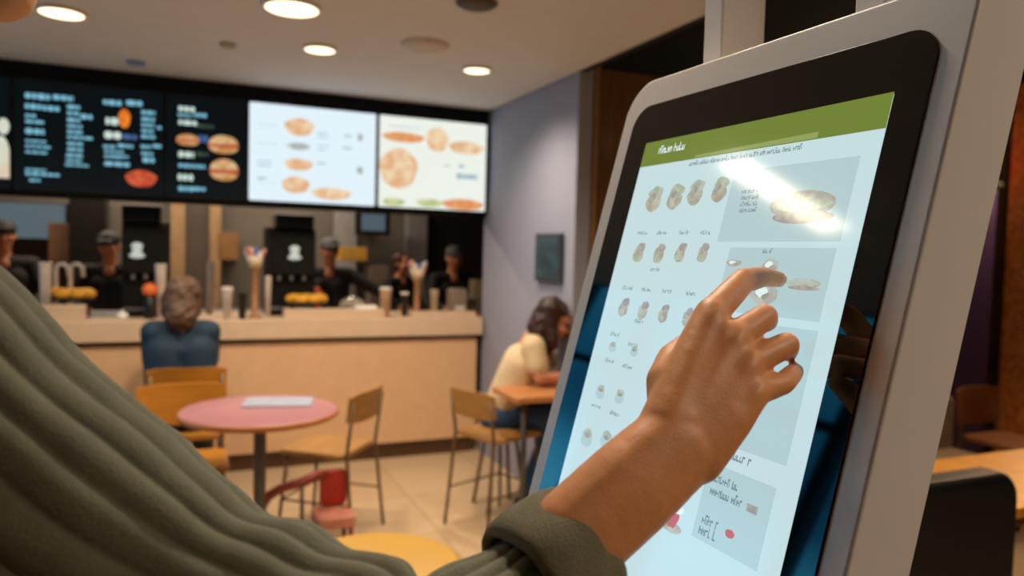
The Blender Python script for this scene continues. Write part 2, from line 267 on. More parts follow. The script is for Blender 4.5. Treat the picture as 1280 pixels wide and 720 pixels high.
# long lamp whose reflection shows on the kiosk glass
t = thing('linear_ceiling_light', 'long rectangular ceiling lamp mirrored in the kiosk glass', 'ceiling light', (-.785, 2.045, CEIL))
dv = V((-.465, -.122, 0)).normalized(); rr = M(((dv.x, -dv.y, 0), (dv.y, dv.x, 0), (0, 0, 1)))
b = B(); box(b, (-.785, 2.045, CEIL-.015), (.52, .19, .03), 0, rr, .004); obj('housing', b, lamp_rim, t)
b = B(); box(b, (-.785, 2.045, CEIL-.034), (.48, .15, .012), 0, rr, .005); obj('diffuser', b, mat('long_lamp_diffuser', (255, 244, 225), .5, emit=(255, 238, 208), es=22), t)
# small ceiling fittings
for (px, py, r, nm, lb, c, kind) in ((170, 77, .05, 'ceiling_sensor', 'small bluish round fitting near the header above the dark menu board', (120, 135, 175), 's'), (285, 55, .04, 'smoke_detector', 'small pale smoke detector left of the round ceiling lights', (165, 158, 140), 's'), (532, 56, .12, 'ceiling_speaker', 'round ceiling speaker grille between the round lights', (190, 184, 174), 's'), (596, 3, .085, 'unlit_ceiling_light', 'dark unlit recessed ceiling light at the top edge', (70, 62, 56), 's')):
    x, y = cpos(px, py); b = B(); lathe(b, [(0, 0), (r, 0), (r, -.008), (r*.8, -.018), (r*.3, -.02), (0, -.02)], (0, 0, 0)); o = obj(nm, b, mat(nm, c, .6)); o.location = (x, y, CEIL); tag(o, lb, nm.replace('_', ' '))
# ------------------------------------------------------------ header and menu boards
b = B(); box2(b, (-1.8, 4.96, 1.70), (1.95, 5.10, CEIL)); struct('wall_header', b, mat('header_black', (4, 4, 5), .5, spec=.2))
MC = {'cyan': display('menu_cyan_text', (120, 185, 208), 1.0, .3), 'pale': display('menu_pale_text', (200, 222, 212), 1.0, .3), 'olive': display('menu_olive', (70, 95, 85), .6, .3),
      'blue': display('menu_blue', (75, 115, 175), .7, .3), 'orange': display('menu_orange', (255, 150, 30), .9, .3, (225, 110, 30), 25), 'fruit': display('menu_fruit', (235, 105, 60), .8, .3, (200, 70, 50), 30),
      'burger': display('menu_burger', (238, 200, 150), .8, .3, (215, 140, 70), 22), 'dark': display('menu_dark_dish', (210, 212, 210), .9, .3, (160, 170, 170), 40),
      'figure': display('menu_figure', (225, 235, 215), .85, .3, (235, 215, 190), 4), 'greytext': display('menu_grey_text', (166, 192, 206), .9, .3), 'softfood': display('menu_soft_food', (240, 214, 176), 1.0, .3, (226, 176, 132), 14), 'orangered': display('menu_orangered', (240, 150, 90), .85, .3, (245, 180, 120), 20),
      'green': display('menu_green', (190, 205, 140), .85, .3, (225, 225, 170), 20)}
dark_scr = display('menu_dark_screen', (6, 14, 18), .8, .6)
dark_scr.node_tree.nodes['Principled BSDF'].inputs['Specular IOR Level'].default_value = .04
lite_scr = display('menu_white_screen', (222, 238, 247), 1.05, .25)
warm_scr = display('menu_cream_screen', (234, 240, 230), 1.03, .25)
bez = mat('board_bezel', (5, 6, 8), .4, spec=.3)
# boards: left edge, right edge, screen material, label
BD = [(-1.685, -.905, dark_scr, 'dark menu board with a pale figure, leftmost of the row above the counter'),
      (-.885, -.14, dark_scr, 'dark menu board with two columns of cyan text lines'),
      (-.12, .325, dark_scr, 'narrow dark menu board with cyan text and two burger pictures'),
      (.345, 1.142, lite_scr, 'bright white menu board with a column of food pictures'),
      (1.162, 1.928, warm_scr, 'bright cream menu board with orange food pictures, rightmost of the row')]
def burger(b, x0, z0, x1, z1, y, mi):
    """bun, patty, lower bun as flat printed shapes"""
    w, h = x1-x0, z1-z0; cx = (x0+x1)/2
    prism(b, [(cx+w/2*cos(a), z0+h*.5+h*.5*sin(a)) for a in [pi*k/12 for k in range(13)]], (0, y, 0), X, Z, -Y_, .002, mi[0])
    prism(b, [(cx+u*w*.52, z0+h*v) for u, v in ((1, .36), (1, .48), (-1, .48), (-1, .36))], (0, y, 0), X, Z, -Y_, .002, mi[1])
    prism(b, [(cx+w/2*cos(a)*.98, z0+h*.34+h*.34*sin(a)) for a in [pi+pi*k/12 for k in range(13)]], (0, y, 0), X, Z, -Y_, .002, mi[0])
for x0, x1, sm, lb in BD:
    z0, z1 = 1.735, 2.345
    t = thing('menu_board', lb, 'menu board', ((x0+x1)/2, 4.94, z0), 0, 'menu boards above the counter')
    b = B(); prism(b, rrect(x1-x0+.018, z1-z0+.02, .012, 3), ((x0+x1)/2, 4.958, (z0+z1)/2), X, Z, -Y_, .03, 0, .004); obj('bezel', b, bez, t)
    b = B(); prism(b, rrect(x1-x0-.004, z1-z0-.004, .01, 3), ((x0+x1)/2, 4.93, (z0+z1)/2), X, Z, -Y_, .003, 0); scr_o = obj('screen', b, sm, t)
    names = ['cyan', 'pale', 'olive', 'blue', 'greytext', 'orange', 'fruit', 'burger', 'dark', 'figure', 'orangered', 'green', 'softfood']; ix = {n: i for i, n in enumerate(names)}
    ml = [MC[n] for n in names]
    for k, a0, c0, a1, c1 in MENU_ITEMS:
        cx = (a0+a1)/2
        if k == 'figure': cx = -.95; 
        if not (x0 <= cx <= x1): continue
        if k in ('burger', 'orangered') and x1 > .4: dw, dh = (a1-a0)*.12, (c1-c0)*.14; a0, a1, c0, c1 = a0-dw, a1+dw, c0-dh, c1+dh; c0 = max(c0, z0+.004)
        tb = B(); fb = B(); nt = nf = 0
        yy = 4.9265
        a0 = max(a0, x0+.004); a1 = min(a1, x1-.004)
        if k in ('cyan', 'pale', 'olive', 'blue', 'greytext'):
            # a line of text split into word-sized dashes
            h = min(c1-c0, .075); rows = max(1, int((c1-c0)/.026)); hh = (c1-c0)/rows
            for r_ in range(rows):
                zc = c1-hh*(r_+.5); xx = a0; end = a0+(a1-a0)*(1 if r_ == 0 else random.uniform(.75, 1))
                while xx < end-.004:
                    wd_ = min(random.uniform(.018, .05), end-xx); prism(tb, rrect(wd_, hh*.9, min(hh*.3, wd_*.45), 2), (xx+wd_/2, yy, zc), X, Z, -Y_, .0015, ix[k]); xx += wd_+.004; nt += 1
        elif k == 'burger' and x1 < .34: burger(fb, a0, c0, a1, c1, yy, (ix['burger'], ix['fruit'])); nf += 1
        elif k == 'figure':
            w2 = .05
            prism(fb, [(-.935+.028*cos(q), 2.075+.045*sin(q)) for q in [2*pi*j/16 for j in range(16)]], (0, yy, 0), X, Z, -Y_, .0015, ix[k])
            prism(fb, [(p, q) for p, q in ((-.908, 1.79), (-.908, 1.95), (-.918, 1.99), (-.935, 2.02), (-.96, 2.02), (-1.01, 1.97), (-1.02, 1.79))], (0, yy, 0), X, Z, -Y_, .0015, ix[k]); nf += 1
        else:
            prism(fb, [((a0+a1)/2+(a1-a0)/2*cos(q)*(1+.06*sin(5*q)), (c0+c1)/2+(c1-c0)/2*sin(q)) for q in [2*pi*j/20 for j in range(20)]], (0, yy, 0), X, Z, -Y_, .0015, ix['softfood' if k == 'burger' else k]); nf += 1
        if nt: obj('text_block', tb, ml, scr_o)
        else: tb.free()
        if nf: obj('food_picture', fb, ml, scr_o)
        else: fb.free()

# ------------------------------------------------------------ counter
slab = mat('counter_slab', (214, 184, 152), .45, noise_amt=.04); body = mat('counter_front', (220, 176, 132), .5, noise_amt=.03)
t = thing('service_counter', 'long beige service counter with a dark recess under its thick top', 'counter', (.2, 5.2, 0))
b = B(); box2(b, (-1.79, 4.98, .12), (2.2-.29, 5.5, .83)); obj('front_panel', b, body, t)
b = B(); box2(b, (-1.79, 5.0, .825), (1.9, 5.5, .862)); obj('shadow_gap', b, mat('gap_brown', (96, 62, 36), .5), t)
b = B(); box2(b, (-1.79, 4.94, .86), (1.94, 5.56, .985), 0, .006); obj('worktop', b, slab, t)
b = B(); box2(b, (-1.79, 5.03, 0), (1.9, 5.45, .12)); obj('kickplate', b, mat('kick_brown', (92, 62, 36), .5), t)
for x0, x1, z1, lb in ((-.78, -.55, 1.075, 'left beige raised counter ledge beside the seated person in blue'), (.575, 1.235, 1.045, 'wide beige raised ledge in the middle of the counter'), (1.43, 1.9, 1.02, 'beige raised ledge at the right end of the counter')):
    b = B(); box2(b, (x0, 4.99, .985), (x1, 5.09, z1), 0, .004); o = obj('counter_ledge', b, slab); setgeo(o, ((x0+x1)/2, 5.04, .985)); tag(o, lb, 'counter ledge')

# ------------------------------------------------------------ kitchen behind the counter
b = B(); box2(b, (-1.85, 5.02, 0), (-1.8, 7.2, 5)); struct('wall_kitchen_left', b, MATS['dark_umber_paint'])
b = B(); box2(b, (-1.8, 7.1, 0), (3.2, 7.2, 2.4)); box2(b, (3.1, 5.1, 0), (3.2, 7.1, 2.4)); box2(b, (2.05, 5.02, 0), (3.2, 5.1, 5)); struct('wall_kitchen', b, mat('kitchen_steel', (112, 106, 98), .4, noise_amt=.08, scale=3))
b = B(); box2(b, (-1.8, 5.1, 2.4), (3.2, 7.2, 2.46)); struct('ceiling_kitchen', b, mat('kitchen_ceiling', (120, 112, 104), .8))
ld = bpy.data.lights.new('kitchen_lamp', 'AREA'); ld.shape = 'RECTANGLE'; ld.size = 2.6; ld.size_y = .2; ld.energy = 44; ld.color = (1, .80, .6)
t = thing('kitchen_light', 'long ceiling light strip over the kitchen behind the counter', 'ceiling light', (.1, 6.3, 2.4))
b = B(); box2(b, (-1.25, 6.2, 2.365), (1.45, 6.4, 2.398)); obj('diffuser', b, mat('strip_diffuser', (255, 240, 210), .5, emit=(255, 226, 180), es=1.2), t)
lo = bpy.data.objects.new('lamp', ld); SC.collection.objects.link(lo); lo.parent = t; lo.location = (0, 0, -.04)
def slabobj(name, px0, py0, px1, py1, Y, dep, m, lb, cat, z0=None, bev=.004, parts=None, group=None):
    a = at(px0, (py0+py1)/2, Y); c = at(px1, (py0+py1)/2, Y); zt = at((px0+px1)/2, py0, Y).z; zb = at((px0+px1)/2, py1, Y).z if z0 is None else z0
    base = V(((a.x+c.x)/2, Y+dep/2, zb))
    b = B(); box2(b, (a.x, Y, zb), (c.x, Y+dep, zt), 0, bev)
    if parts:
        t = thing(name, lb, cat, base, 0, group); obj(parts, b, m, t); return t, (a.x, c.x, zb, zt)
    o = setgeo(obj(name, b, m), base); tag(o, lb, cat, group); return o, (a.x, c.x, zb, zt)
tan = mat('tan_pillar', (150, 122, 90), .5); pale_blue = display('order_panel', (120, 140, 148), .45, .4); dk = mat('kitchen_dark', (20, 17, 15), .4)
for a, lb in (((213, 240, 231, 400), 'tan upright post between the dark machine and the steel wall'), ((262, 240, 276, 400), 'tan upright post left of the brown box on the wall')):
    slabobj('kitchen_post', a[0], a[1], a[2], a[3], 6.9, .12, tan, lb, 'post', 0)
slabobj('kitchen_column', 86, 240, 132, 400, 6.7, .3, dk, 'wide dark column behind the staff at the left', 'column', 0)
slabobj('steel_cabinet', 418, 262, 446, 335, 6.95, .12, mat('brushed_steel', (160, 160, 162), .35, .3), 'pale steel cabinet beside the wall monitor', 'cabinet', 0)
slabobj('steel_cabinet', 509, 268, 534, 325, 6.95, .12, MATS['brushed_steel'], 'narrow pale steel cabinet left of the dark kitchen doorway', 'cabinet', 0)
b = B(); a = at(536, 270, 7.08); c = at(610, 270, 7.08); box2(b, (a.x, 7.06, 0), (c.x, 7.12, 2.1)); box2(b, (a.x-.05, 7.03, 0), (a.x, 7.12, 2.15)); struct('door_1', b, mat('doorway_dark', (30, 24, 20), .5))
t, (x0, x1, z0, z1) = slabobj('wall_light_box', -20, 252, 84, 300, 6.9, .1, mat('box_frame', (60, 64, 68), .5), 'pale blue lit panel hanging behind the staff at the far left', 'light box', None, parts='frame')
b = B(); box2(b, (x0+.015, 6.888, z0+.015), (x1-.015, 6.902, z1-.015)); obj('panel', b, pale_blue, t)
t, (x0, x1, z0, z1) = slabobj('wall_monitor', 445, 262, 488, 294, 6.7, .06, dk, 'small black monitor with a pale blue screen on the kitchen wall', 'monitor', None, parts='frame')
b = B(); box2(b, (x0+.05, 6.69, z0+.04), (x1-.05, 6.702, z1-.04)); obj('screen', b, display('mon_screen', (96, 112, 125), .6, .4), t)
b = B(); box2(b, ((x0+x1)/2-.03, 6.76, (z0+z1)/2-.03), ((x0+x1)/2+.03, 7.1, (z0+z1)/2+.03)); obj('wall_bracket', b, dk, t)
# back bench along the kitchen wall with boxes on it
b = B(); box2(b, (-.55, 6.6, .86), (1.35, 6.88, .9)); 
t = thing('back_bench', 'low steel bench along the kitchen wall behind the staff', 'bench', (.4, 6.75, 0)); obj('top', b, MATS['brushed_steel'], t)
b = B(); box2(b, (-.52, 6.62, 0), (1.32, 6.88, .86)); obj('cabinet_body', b, mat('bench_body', (64, 58, 54), .5), t)
slabobj('wall_cabinet', 60, 279, 110, 330, 6.8, .3, mat('brown_box', (112, 78, 58), .6), 'brown square cupboard on the wall beside the lit panel', 'cupboard')
slabobj('wall_cupboard', 272, 291, 298, 325, 6.9, .18, mat('ochre_box', (128, 92, 52), .6), 'small ochre box on the wall left of the straw holder', 'box')
slabobj('yellow_crate', 426, 309, 459, 326, 6.6, .2, mat('yellow_card', (196, 150, 62), .6), 'yellow box behind the staff member with the outstretched arm', 'box')
slabobj('warming_cabinet', 462, 333, 486, 400, 6.62, .2, mat('warm_grey', (124, 112, 98), .5), 'grey warming cabinet behind the paper cups', 'cabinet', 0)
slabobj('tall_paper_bag', 592, 350, 620, 380, 5.36, .10, mat('tan_bag', (120, 100, 72), .7), 'tan paper bag standing beside the staff member at the right', 'bag', .985)

# drink machines on the counter's back edge
steel_dark = mat('machine_black', (16, 13, 12), .45, spec=.3)
def machine(px0, px1, pyt, hx0, hx1, hyt, lx, ly, Y, lb):
    a = at(px0, pyt, Y); c = at(px1, pyt, Y); zt = at((px0+px1)/2, pyt, Y).z; h0 = at(hx0, hyt, Y); h1 = at(hx1, hyt, Y)
    t = thing('drink_machine', lb, 'drink machine', ((a.x+c.x)/2, Y+.2, .985))
    b = B(); box2(b, (a.x, Y+.12, .985), (c.x, Y+.36, zt), 0, .012); box2(b, (a.x, Y, .985), (c.x, Y+.14, 1.03), 0, .008); box2(b, (a.x+.01, Y+.03, 1.26), (c.x-.01, Y+.14, zt-.03), 0, .01); hs = obj('housing', b, steel_dark, t)
    b = B(); box2(b, (h0.x, Y+.1, zt-.004), (h1.x, Y+.34, (h0.z+h1.z)/2), 0, .015); obj('lid', b, mat('machine_lid', (14, 24, 30), .3), t)
    l = at(lx, ly, Y); b = B()
    ell(b, (l.x, Y+.024, l.z+.028), (.034, .008, .022)); ell(b, (l.x, Y+.024, l.z-.004), (.030, .008, .018)); ell(b, (l.x, Y+.024, l.z-.032), (.046, .008, .018)); obj('lit_emblem', b, mat('emblem', (190, 200, 195), .4, emit=(190, 205, 200), es=.55), t)
    for k in range(3):
        x = a.x+(c.x-a.x)*(k+1)/4; b = B(); tube(b, [(x, Y+.07, 1.27), (x, Y+.07, 1.22)], .012); obj('nozzle', b, MATS['brushed_steel'], hs)
    b = B(); box2(b, (a.x+.02, Y+.01, 1.03), (c.x-.02, Y+.11, 1.036)); obj('drip_tray', b, MATS['brushed_steel'], t)
machine(150, 212, 276, 150, 201, 255, 171, 313, 5.22, 'black drink machine with a pale lit emblem behind the left part of the counter')
machine(335, 398, 284, 347, 396, 267, 369, 316, 5.22, 'black drink machine with a pale lit emblem in the middle of the counter')

# cups, holders, trays on the counter
paper = mat('paper_white', (226, 214, 200), .6); 
def cup(px, pyt, Y, r, m, lb, name='paper_cup', zb=.985, lid=False, group=None):
    c = at(px, pyt, Y); h = c.z-zb
    b = B(); lathe(b, [(0, 0), (r*.72, 0), (r, h*.96), (r*1.05, h*.97), (r*1.05, h), (r*.93, h), (r*.9, h*.93), (r*.66, .01), (0, .01)], (0, 0, 0), 0, 20)
    if lid:
        t = thing(name, lb, 'cup', (c.x, Y, zb), 0, group); obj('cup_body', b, m, t, True)
        b = B(); lathe(b, [(0, h), (r*1.08, h), (r*1.08, h+.008), (r*.85, h+.016), (0, h+.018)], (0, 0, 0), 0, 20); obj('lid', b, paper, t, True); return t
    o = obj(name, b, m); o.location = (c.x, Y, zb); return tag(o, lb, 'cup', group)
cup(201, 330, 5.14, .033, paper, 'tall pale cup beside the seated person\'s head')
cup(57, 328, 5.2, .035, paper, 'pale cup standing left of the yellow bread tray')
cup(262, 327, 5.4, .03, mat('grey_cup', (140, 132, 124), .6), 'grey cup at the back of the counter, left of the straw holder')
cup(284, 362, 5.02, .034, paper, 'white cup in front of the colourful straw holder, to its left', lid=True)
cup(303, 366, 5.02, .028, mat('black_cup', (18, 17, 18), .5), 'black cup between the white cup and the straw holder')
cup(482, 362, 5.02, .04, mat('kraft_cup', (214, 176, 140), .6), 'large tan cup near the middle of the counter', lid=True)
cup(506, 368, 5.10, .028, mat('dark_cup', (30, 24, 22), .5), 'dark cup with a pale lid right of the large tan cup', lid=True)
cup(543, 362, 5.24, .03, mat('cream_cup', (214, 196, 160), .6), 'cream cup under the straw holder at the right')
cup(335, 345, 5.14, .022, paper, 'slim white cup against the middle drink machine')
# soda taps (curved white arches)
t = thing('soda_tap', 'curved white double tap beside the yellow bread tray', 'tap', (at(78, 345, 5.3).x, 5.3, .985))
for k, px in enumerate((70, 88)):
    p = at(px, 330, 5.3); b = B(); tube(b, [(p.x, 5.3, .985), (p.x, 5.3, p.z-.03), (p.x+.01, 5.3, p.z-.005), (p.x+.04, 5.3, p.z), (p.x+.065, 5.3, p.z-.02), (p.x+.07, 5.3, p.z-.08)], .013); obj('spout', b, mat('tap_white', (196, 190, 180), .3), t)
def holder(px, pyt, Y, lb, cols):
    p = at(px, pyt, Y); t = thing('straw_holder', lb, 'straw holder', (p.x, Y, .985)); zt = p.z
    b = B(); lathe(b, [(0, 0), (.045, 0), (.045, .012), (.022, .02), (.02, zt-.985-.16), (.035, zt-.985-.13), (.035, zt-.985-.125), (0, zt-.985-.125)]); obj('stand', b, wood('holder_wood', (176, 124, 76), (150, 100, 60)), t, True)
    b = B(); lathe(b, [(0, zt-1.115), (.036, zt-1.115), (.056, zt-1.04), (.05, zt-1.04), (.03, zt-1.105), (0, zt-1.105)]); tubo = obj('tub', b, mat('tub_cream', (226, 200, 168), .5), t, True)
    for k in range(12):
        a = 2*pi*k/12; r0 = .012; r1 = .062; h = zt-.985; b = B(); tube(b, [(r0*cos(a), r0*sin(a), h-.115), (r1*cos(a), r1*sin(a), h-random.uniform(0, .035))], .012, 0, 6); obj('straw_sleeve', b, cols[k % len(cols)], tubo, True)
C1 = [mat('st_peach', (230, 180, 150), .6), mat('st_blue', (70, 110, 190), .6), mat('st_white', (230, 222, 208), .6), mat('st_pink', (210, 110, 110), .6)]
holder(319, 309, 5.06, 'wooden straw holder with blue and peach straws, left of the middle machine', C1)
holder(522, 326, 5.15, 'straw holder with pink and white straws near the right end of the counter', [C1[2], C1[3], C1[0], C1[2], C1[1]])
b = B()
def bread_tray(px, py, Y, lb, n):
    p = at(px, py, Y); zb = p.z; t = thing('bread_tray', lb, 'tray', (p.x, Y, .985))
    b = B(); box2(b, (p.x-.13, Y-.07, zb-.012), (p.x+.13, Y+.07, zb), 0, .004)
    for sx in (-.1, .1): box2(b, (p.x+sx-.008, Y-.02, .985), (p.x+sx+.008, Y+.02, zb-.01))
    obj('rack', b, dk, t)
    for k in range(n):
        b = B(); ell(b, (p.x-.085+.17*k/(n-1), Y+(-.02 if k % 2 else .02), zb+.024), (.055, .045, .036)); o = setgeo(obj('bread_roll', b, mat('golden_roll', (232, 168, 44), .55)), (p.x-.085+.17*k/(n-1), Y+(-.02 if k % 2 else .02), zb)); tag(o, 'golden roll heaped on the '+('left' if px < 200 else 'middle')+' bread tray', 'bread roll', 'rolls on the '+('left' if px < 200 else 'middle')+' tray')
bread_tray(88, 372, 5.26, 'tray of golden yellow rolls on the left of the counter', 5)
bread_tray(384, 378, 5.13, 'tray of golden yellow rolls in front of the middle drink machine', 5)
p = at(187, 362, 5.1); t = thing('sauce_pump', 'dark jar with a round orange top beside the seated person\'s head', 'jar', (p.x, 5.1, .985)); hh = p.z-.985
b = B(); lathe(b, [(0, 0), (.03, 0), (.032, .02), (.032, hh-.05), (.016, hh-.035), (0, hh-.035)]); obj('jar', b, dk, t, True)
b = B(); ell(b, (0, 0, hh), (.044, .044, .042)); obj('lid', b, mat('sauce_orange', (250, 120, 50), .4), t, True)
p = at(396, 362, 5.42); b = B(); lathe(b, [(0, 0), (.04, 0), (.045, .05), (.045, p.z-.985-.02), (.015, p.z-.985+.02), (0, p.z-.985+.02)]); o = obj('red_sauce_bottle', b, mat('sauce_red', (176, 66, 26), .4)); o.location = (p.x, 5.42, .985); tag(o, 'squat red-brown bottle behind the middle bread tray', 'bottle')
# napkin dispenser and glass cloche
t = thing('napkin_dispenser', 'grey square napkin dispenser near the right end of the counter', 'napkin dispenser', (at(574, 380, 5.16).x, 5.2, .985))
q = at(574, 361, 5.16); b = B(); prism(b, rrect(.12, q.z-.985, .02, 4), (q.x, 5.26, (q.z+.985)/2), X, Z, -Y_, .12, 0, .01); obj('housing', b, mat('napkin_grey', (140, 124, 108), .4), t)
b = B(); box2(b, (q.x-.035, 5.128, 1.02), (q.x+.035, 5.142, 1.05)); obj('napkin', b, paper, t)
p = at(442, 385, 5.2); t = thing('glass_cloche', 'clear domed cloche beside the white tray on the counter', 'cloche', (p.x, 5.24, .985))
clg = mat('clear_glass', (200, 215, 215), .05, trans=.9)
b = B(); lathe(b, [(0, .0), (.11, 0), (.11, .012), (0, .012)]); obj('plate', b, MATS['brushed_steel'], t, True)
b = B(); lathe(b, [(.10, .013), (.098, .06), (.075, .10), (.03, .125), (.008, .13), (.008, .145), (0, .146)]); obj('dome', b, clg, t, True)
p = at(457, 384, 5.04); b = B(); prism(b, rrect(.15, .05, .015, 4), (0, 0, 0), X, Y_, Z, .022, 0, .005); o = obj('white_tray', b, mat('tray_white', (245, 238, 226), .35)); o.location = (p.x, 5.04, 1.045); tag(o, 'small white tray lying on the middle counter ledge', 'tray')
p = at(153, 384, 5.04); t = thing('white_sugar_bowl', 'small round white sugar bowl on the counter left of the seated person', 'bowl', (p.x, 5.03, .985))
b = B(); lathe(b, [(0, 0), (.02, 0), (.032, .02), (.03, .04), (.0, .05)]); obj('bowl', b, MATS['tray_white'], t, True); b = B(); ell(b, (0, 0, .055), (.008,)*3); obj('knob', b, MATS['tray_white'], t, True)
p = at(135, 378, 5.3); b = B(); prism(b, rrect(.26, .16, .03, 4), (0, 0, 0), X, Y_, Z, .03, 0, .008); o = obj('steel_dish', b, MATS['brushed_steel']); o.location = (p.x, 5.32, .985); tag(o, 'flat steel dish behind the white sugar bowl', 'dish')
# low side stand right of the ledge
q0 = at(604, 372, 5.3); q1 = at(642, 372, 5.3); t = thing('tray_stand', 'thin grey wire tray stand at the far right end of the counter', 'stand', ((q0.x+q1.x)/2, 5.4, .985))
x1 = min(q1.x, 1.9); x0 = q0.x-.05
b = B(); box2(b, (x0, 5.3, q0.z-.015), (x1, 5.5, q0.z)); obj('top', b, mat('stand_grey', (92, 92, 96), .4), t)
for sx in (x0+.01, x1-.01):
    for sy in (5.31, 5.49): b = B(); tube(b, [(sx, sy, .985), (sx, sy, q0.z-.012)], .006, 0, 8); obj('leg', b, MATS['stand_grey'], t)

# picture on the blue-grey wall
t = thing('wall_picture', 'small dark teal framed picture on the blue-grey wall', 'picture', (1.93, 3.92, 1.29))
b = B(); prism(b, [(3.755, 1.285), (3.755, 1.57), (4.085, 1.57), (4.085, 1.285)], (1.95, 0, 0), Y_, Z, -X, .02, 0, .004); obj('frame', b, mat('pic_frame', (58, 66, 74), .4), t)
b = B(); box2(b, (1.927, 3.785, 1.312), (1.931, 4.055, 1.543)); obj('canvas', b, mat('pic_teal', (52, 74, 84), .3, noise_amt=.5, scale=14), t)
# ------------------------------------------------------------ furniture
metal = mat('chair_metal', (118, 96, 70), .4, .6); oak = wood('chair_oak', (176, 128, 66), (156, 108, 50), .45); honey = wood('chair_honey', (196, 132, 40), (178, 112, 28), .45)
def chair(label, loc, rz, wm, group='wooden chairs with thin metal legs', w=.36, sh=.45, bt=.74, bb=.58, rail=.2):
    """faces local +Y"""
    t = thing('cafe_chair', label, 'chair', loc, rz, group)
    b = B(); prism(b, rrect(w, .36, .05, 5), (0, .02, sh-.022), X, Y_, Z, .024, 0, .006); obj('seat', b, wm, t, True)
    b = B(); rows = []
    for k in range(9):
        u = -1+2*k/8; x = u*w/2; y = -.175+.03*(u*u)-.02; e = .012*(abs(u)**6)
        rows.append([V((x, y, bb+e)), V((x, y-.014, bb+e)), V((x, y-.03, bt-e)), V((x, y-.016, bt-e))])
    grid(b, rows, 0, True, False); obj('backrest', b, wm, t, True)
    for sx in (-1, 1):
        b = B(); tube(b, [(sx*(w/2-.02), -.2, bt-.04), (sx*(w/2-.02), -.165, sh), (sx*(w/2), -.21, 0)], .009, 0, 8); obj('leg', b, metal, t, True)
        b = B(); tube(b, [(sx*(w/2-.03), .16, sh-.02), (sx*(w/2), .2, 0)], .009, 0, 8); obj('leg', b, metal, t, True)
        b = B(); tube(b, [(sx*(w/2-.01), -.19, rail), (sx*(w/2-.012), .18, rail)], .006, 0, 8); obj('stretcher', b, metal, t, True)
    b = B(); tube(b, [(-(w/2-.01), .18, rail), (w/2-.01, .18, rail)], .006, 0, 8); obj('stretcher', b, metal, t, True)
    return t
chair('light wooden chair in the centre, standing right of the pink table', (.68, 3.80, 0), radians(52), oak, bt=.75, bb=.6, sh=.45)
chair('light wooden chair tucked under the small table at the right', (1.52, 3.63, 0), radians(-68), oak, bt=.74, bb=.6, sh=.5, w=.33)
t = thing('round_stool', 'low round wooden stool under the woman in the cream top', 'stool', (1.64, 3.86, 0))
b = B(); lathe(b, [(0, .43), (.15, .43), (.16, .44), (.155, .455), (0, .455)]); obj('seat', b, oak, t, True)
for k in range(4):
    a = pi/4+pi/2*k; b = B(); tube(b, [(.09*cos(a), .09*sin(a), .43), (.16*cos(a), .16*sin(a), 0)], .011, 0, 8); obj('leg', b, metal, t, True)
chair('honey wooden chair the person in blue sits on', (.0, 4.33, 0), 0, honey, bt=.82, bb=.66, w=.38)
chair('honey wooden chair between the person in blue and the pink table', (-.02, 3.74, 0), pi, honey, bt=.77, bb=.57, w=.4)
# pink round table
def round_table(label, c, r, h, top, edge, name, polem):
    t = thing(name, label, 'table', (c[0], c[1], 0))
    b = B(); lathe(b, [(0, h-.03), (r-.012, h-.03), (r, h-.022), (r, h-.008), (r-.006, h-.002)], (0, 0, 0), 0, 48); obj('edge_band', b, edge, t, True)
    b = B(); lathe(b, [(0, h-.01), (r-.007, h-.01), (r-.007, h-.001), (r-.012, h), (0, h)], (0, 0, 0), 0, 48); obj('tabletop', b, top, t, True)
    b = B(); lathe(b, [(.0, h-.03), (.1, h-.03), (.1, h-.038), (.027, h-.045), (.025, .05), (.03, .03), (0, .03)], (0, 0, 0), 0, 20); obj('pedestal', b, polem, t, True)
    b = B(); lathe(b, [(0, 0), (r*.62, 0), (r*.62, .012), (r*.3, .022), (.03, .04), (0, .04)], (0, 0, 0), 0, 32); obj('base_plate', b, polem, t, True); return t
pole = mat('table_steel', (96, 92, 90), .35, .5)
round_table('round pink table with a wooden edge in front of the counter', (.295, 3.39), .335, .74, mat('pink_laminate', (166, 110, 114), .35, noise_amt=.03), wood('edge_wood', (190, 118, 60), (170, 100, 48)), 'pink_round_table', pole)
a = atz(348, 502, .745); b = B(); prism(b, rrect(.30, .2, .012, 3), (0, 0, 0), X, Y_, Z, .006, 0, .002); o = obj('paper_placemat', b, mat('placemat', (150, 156, 174), .4)); o.location = (a.x, a.y, .741); o.rotation_euler = (0, 0, radians(-12)); tag(o, 'pale blue-white placemat lying on the pink table', 'placemat')
round_table('round yellow table in front, partly hidden by the green sleeve', (.47, 1.95), .235, .60, mat('yellow_laminate', (204, 154, 48), .4, noise_amt=.02), MATS['yellow_laminate'], 'yellow_round_table', pole)
# small table at the right with legs
tt = thing('wooden_side_table', 'small rectangular wooden table the woman leans on', 'table', (1.72, 3.44, 0))
tw = wood('table_wood', (188, 126, 74), (168, 104, 56), .4)
b = B(); prism(b, rrect(.56, .34, .02, 3), (1.76, 3.46, .712), X, Y_, Z, .028, 0, .005); obj('tabletop', b, tw, tt)
for sx in (1.58, 1.96):
    b = B(); tube(b, [(sx+.02, 3.46, .712), (sx+.02, 3.46, .0)], .016, 0, 10); obj('leg', b, pole, tt)
    b = B(); box2(b, (sx-.005, 3.34, 0), (sx+.045, 3.58, .02), 0, .004); obj('foot', b, pole, tt)
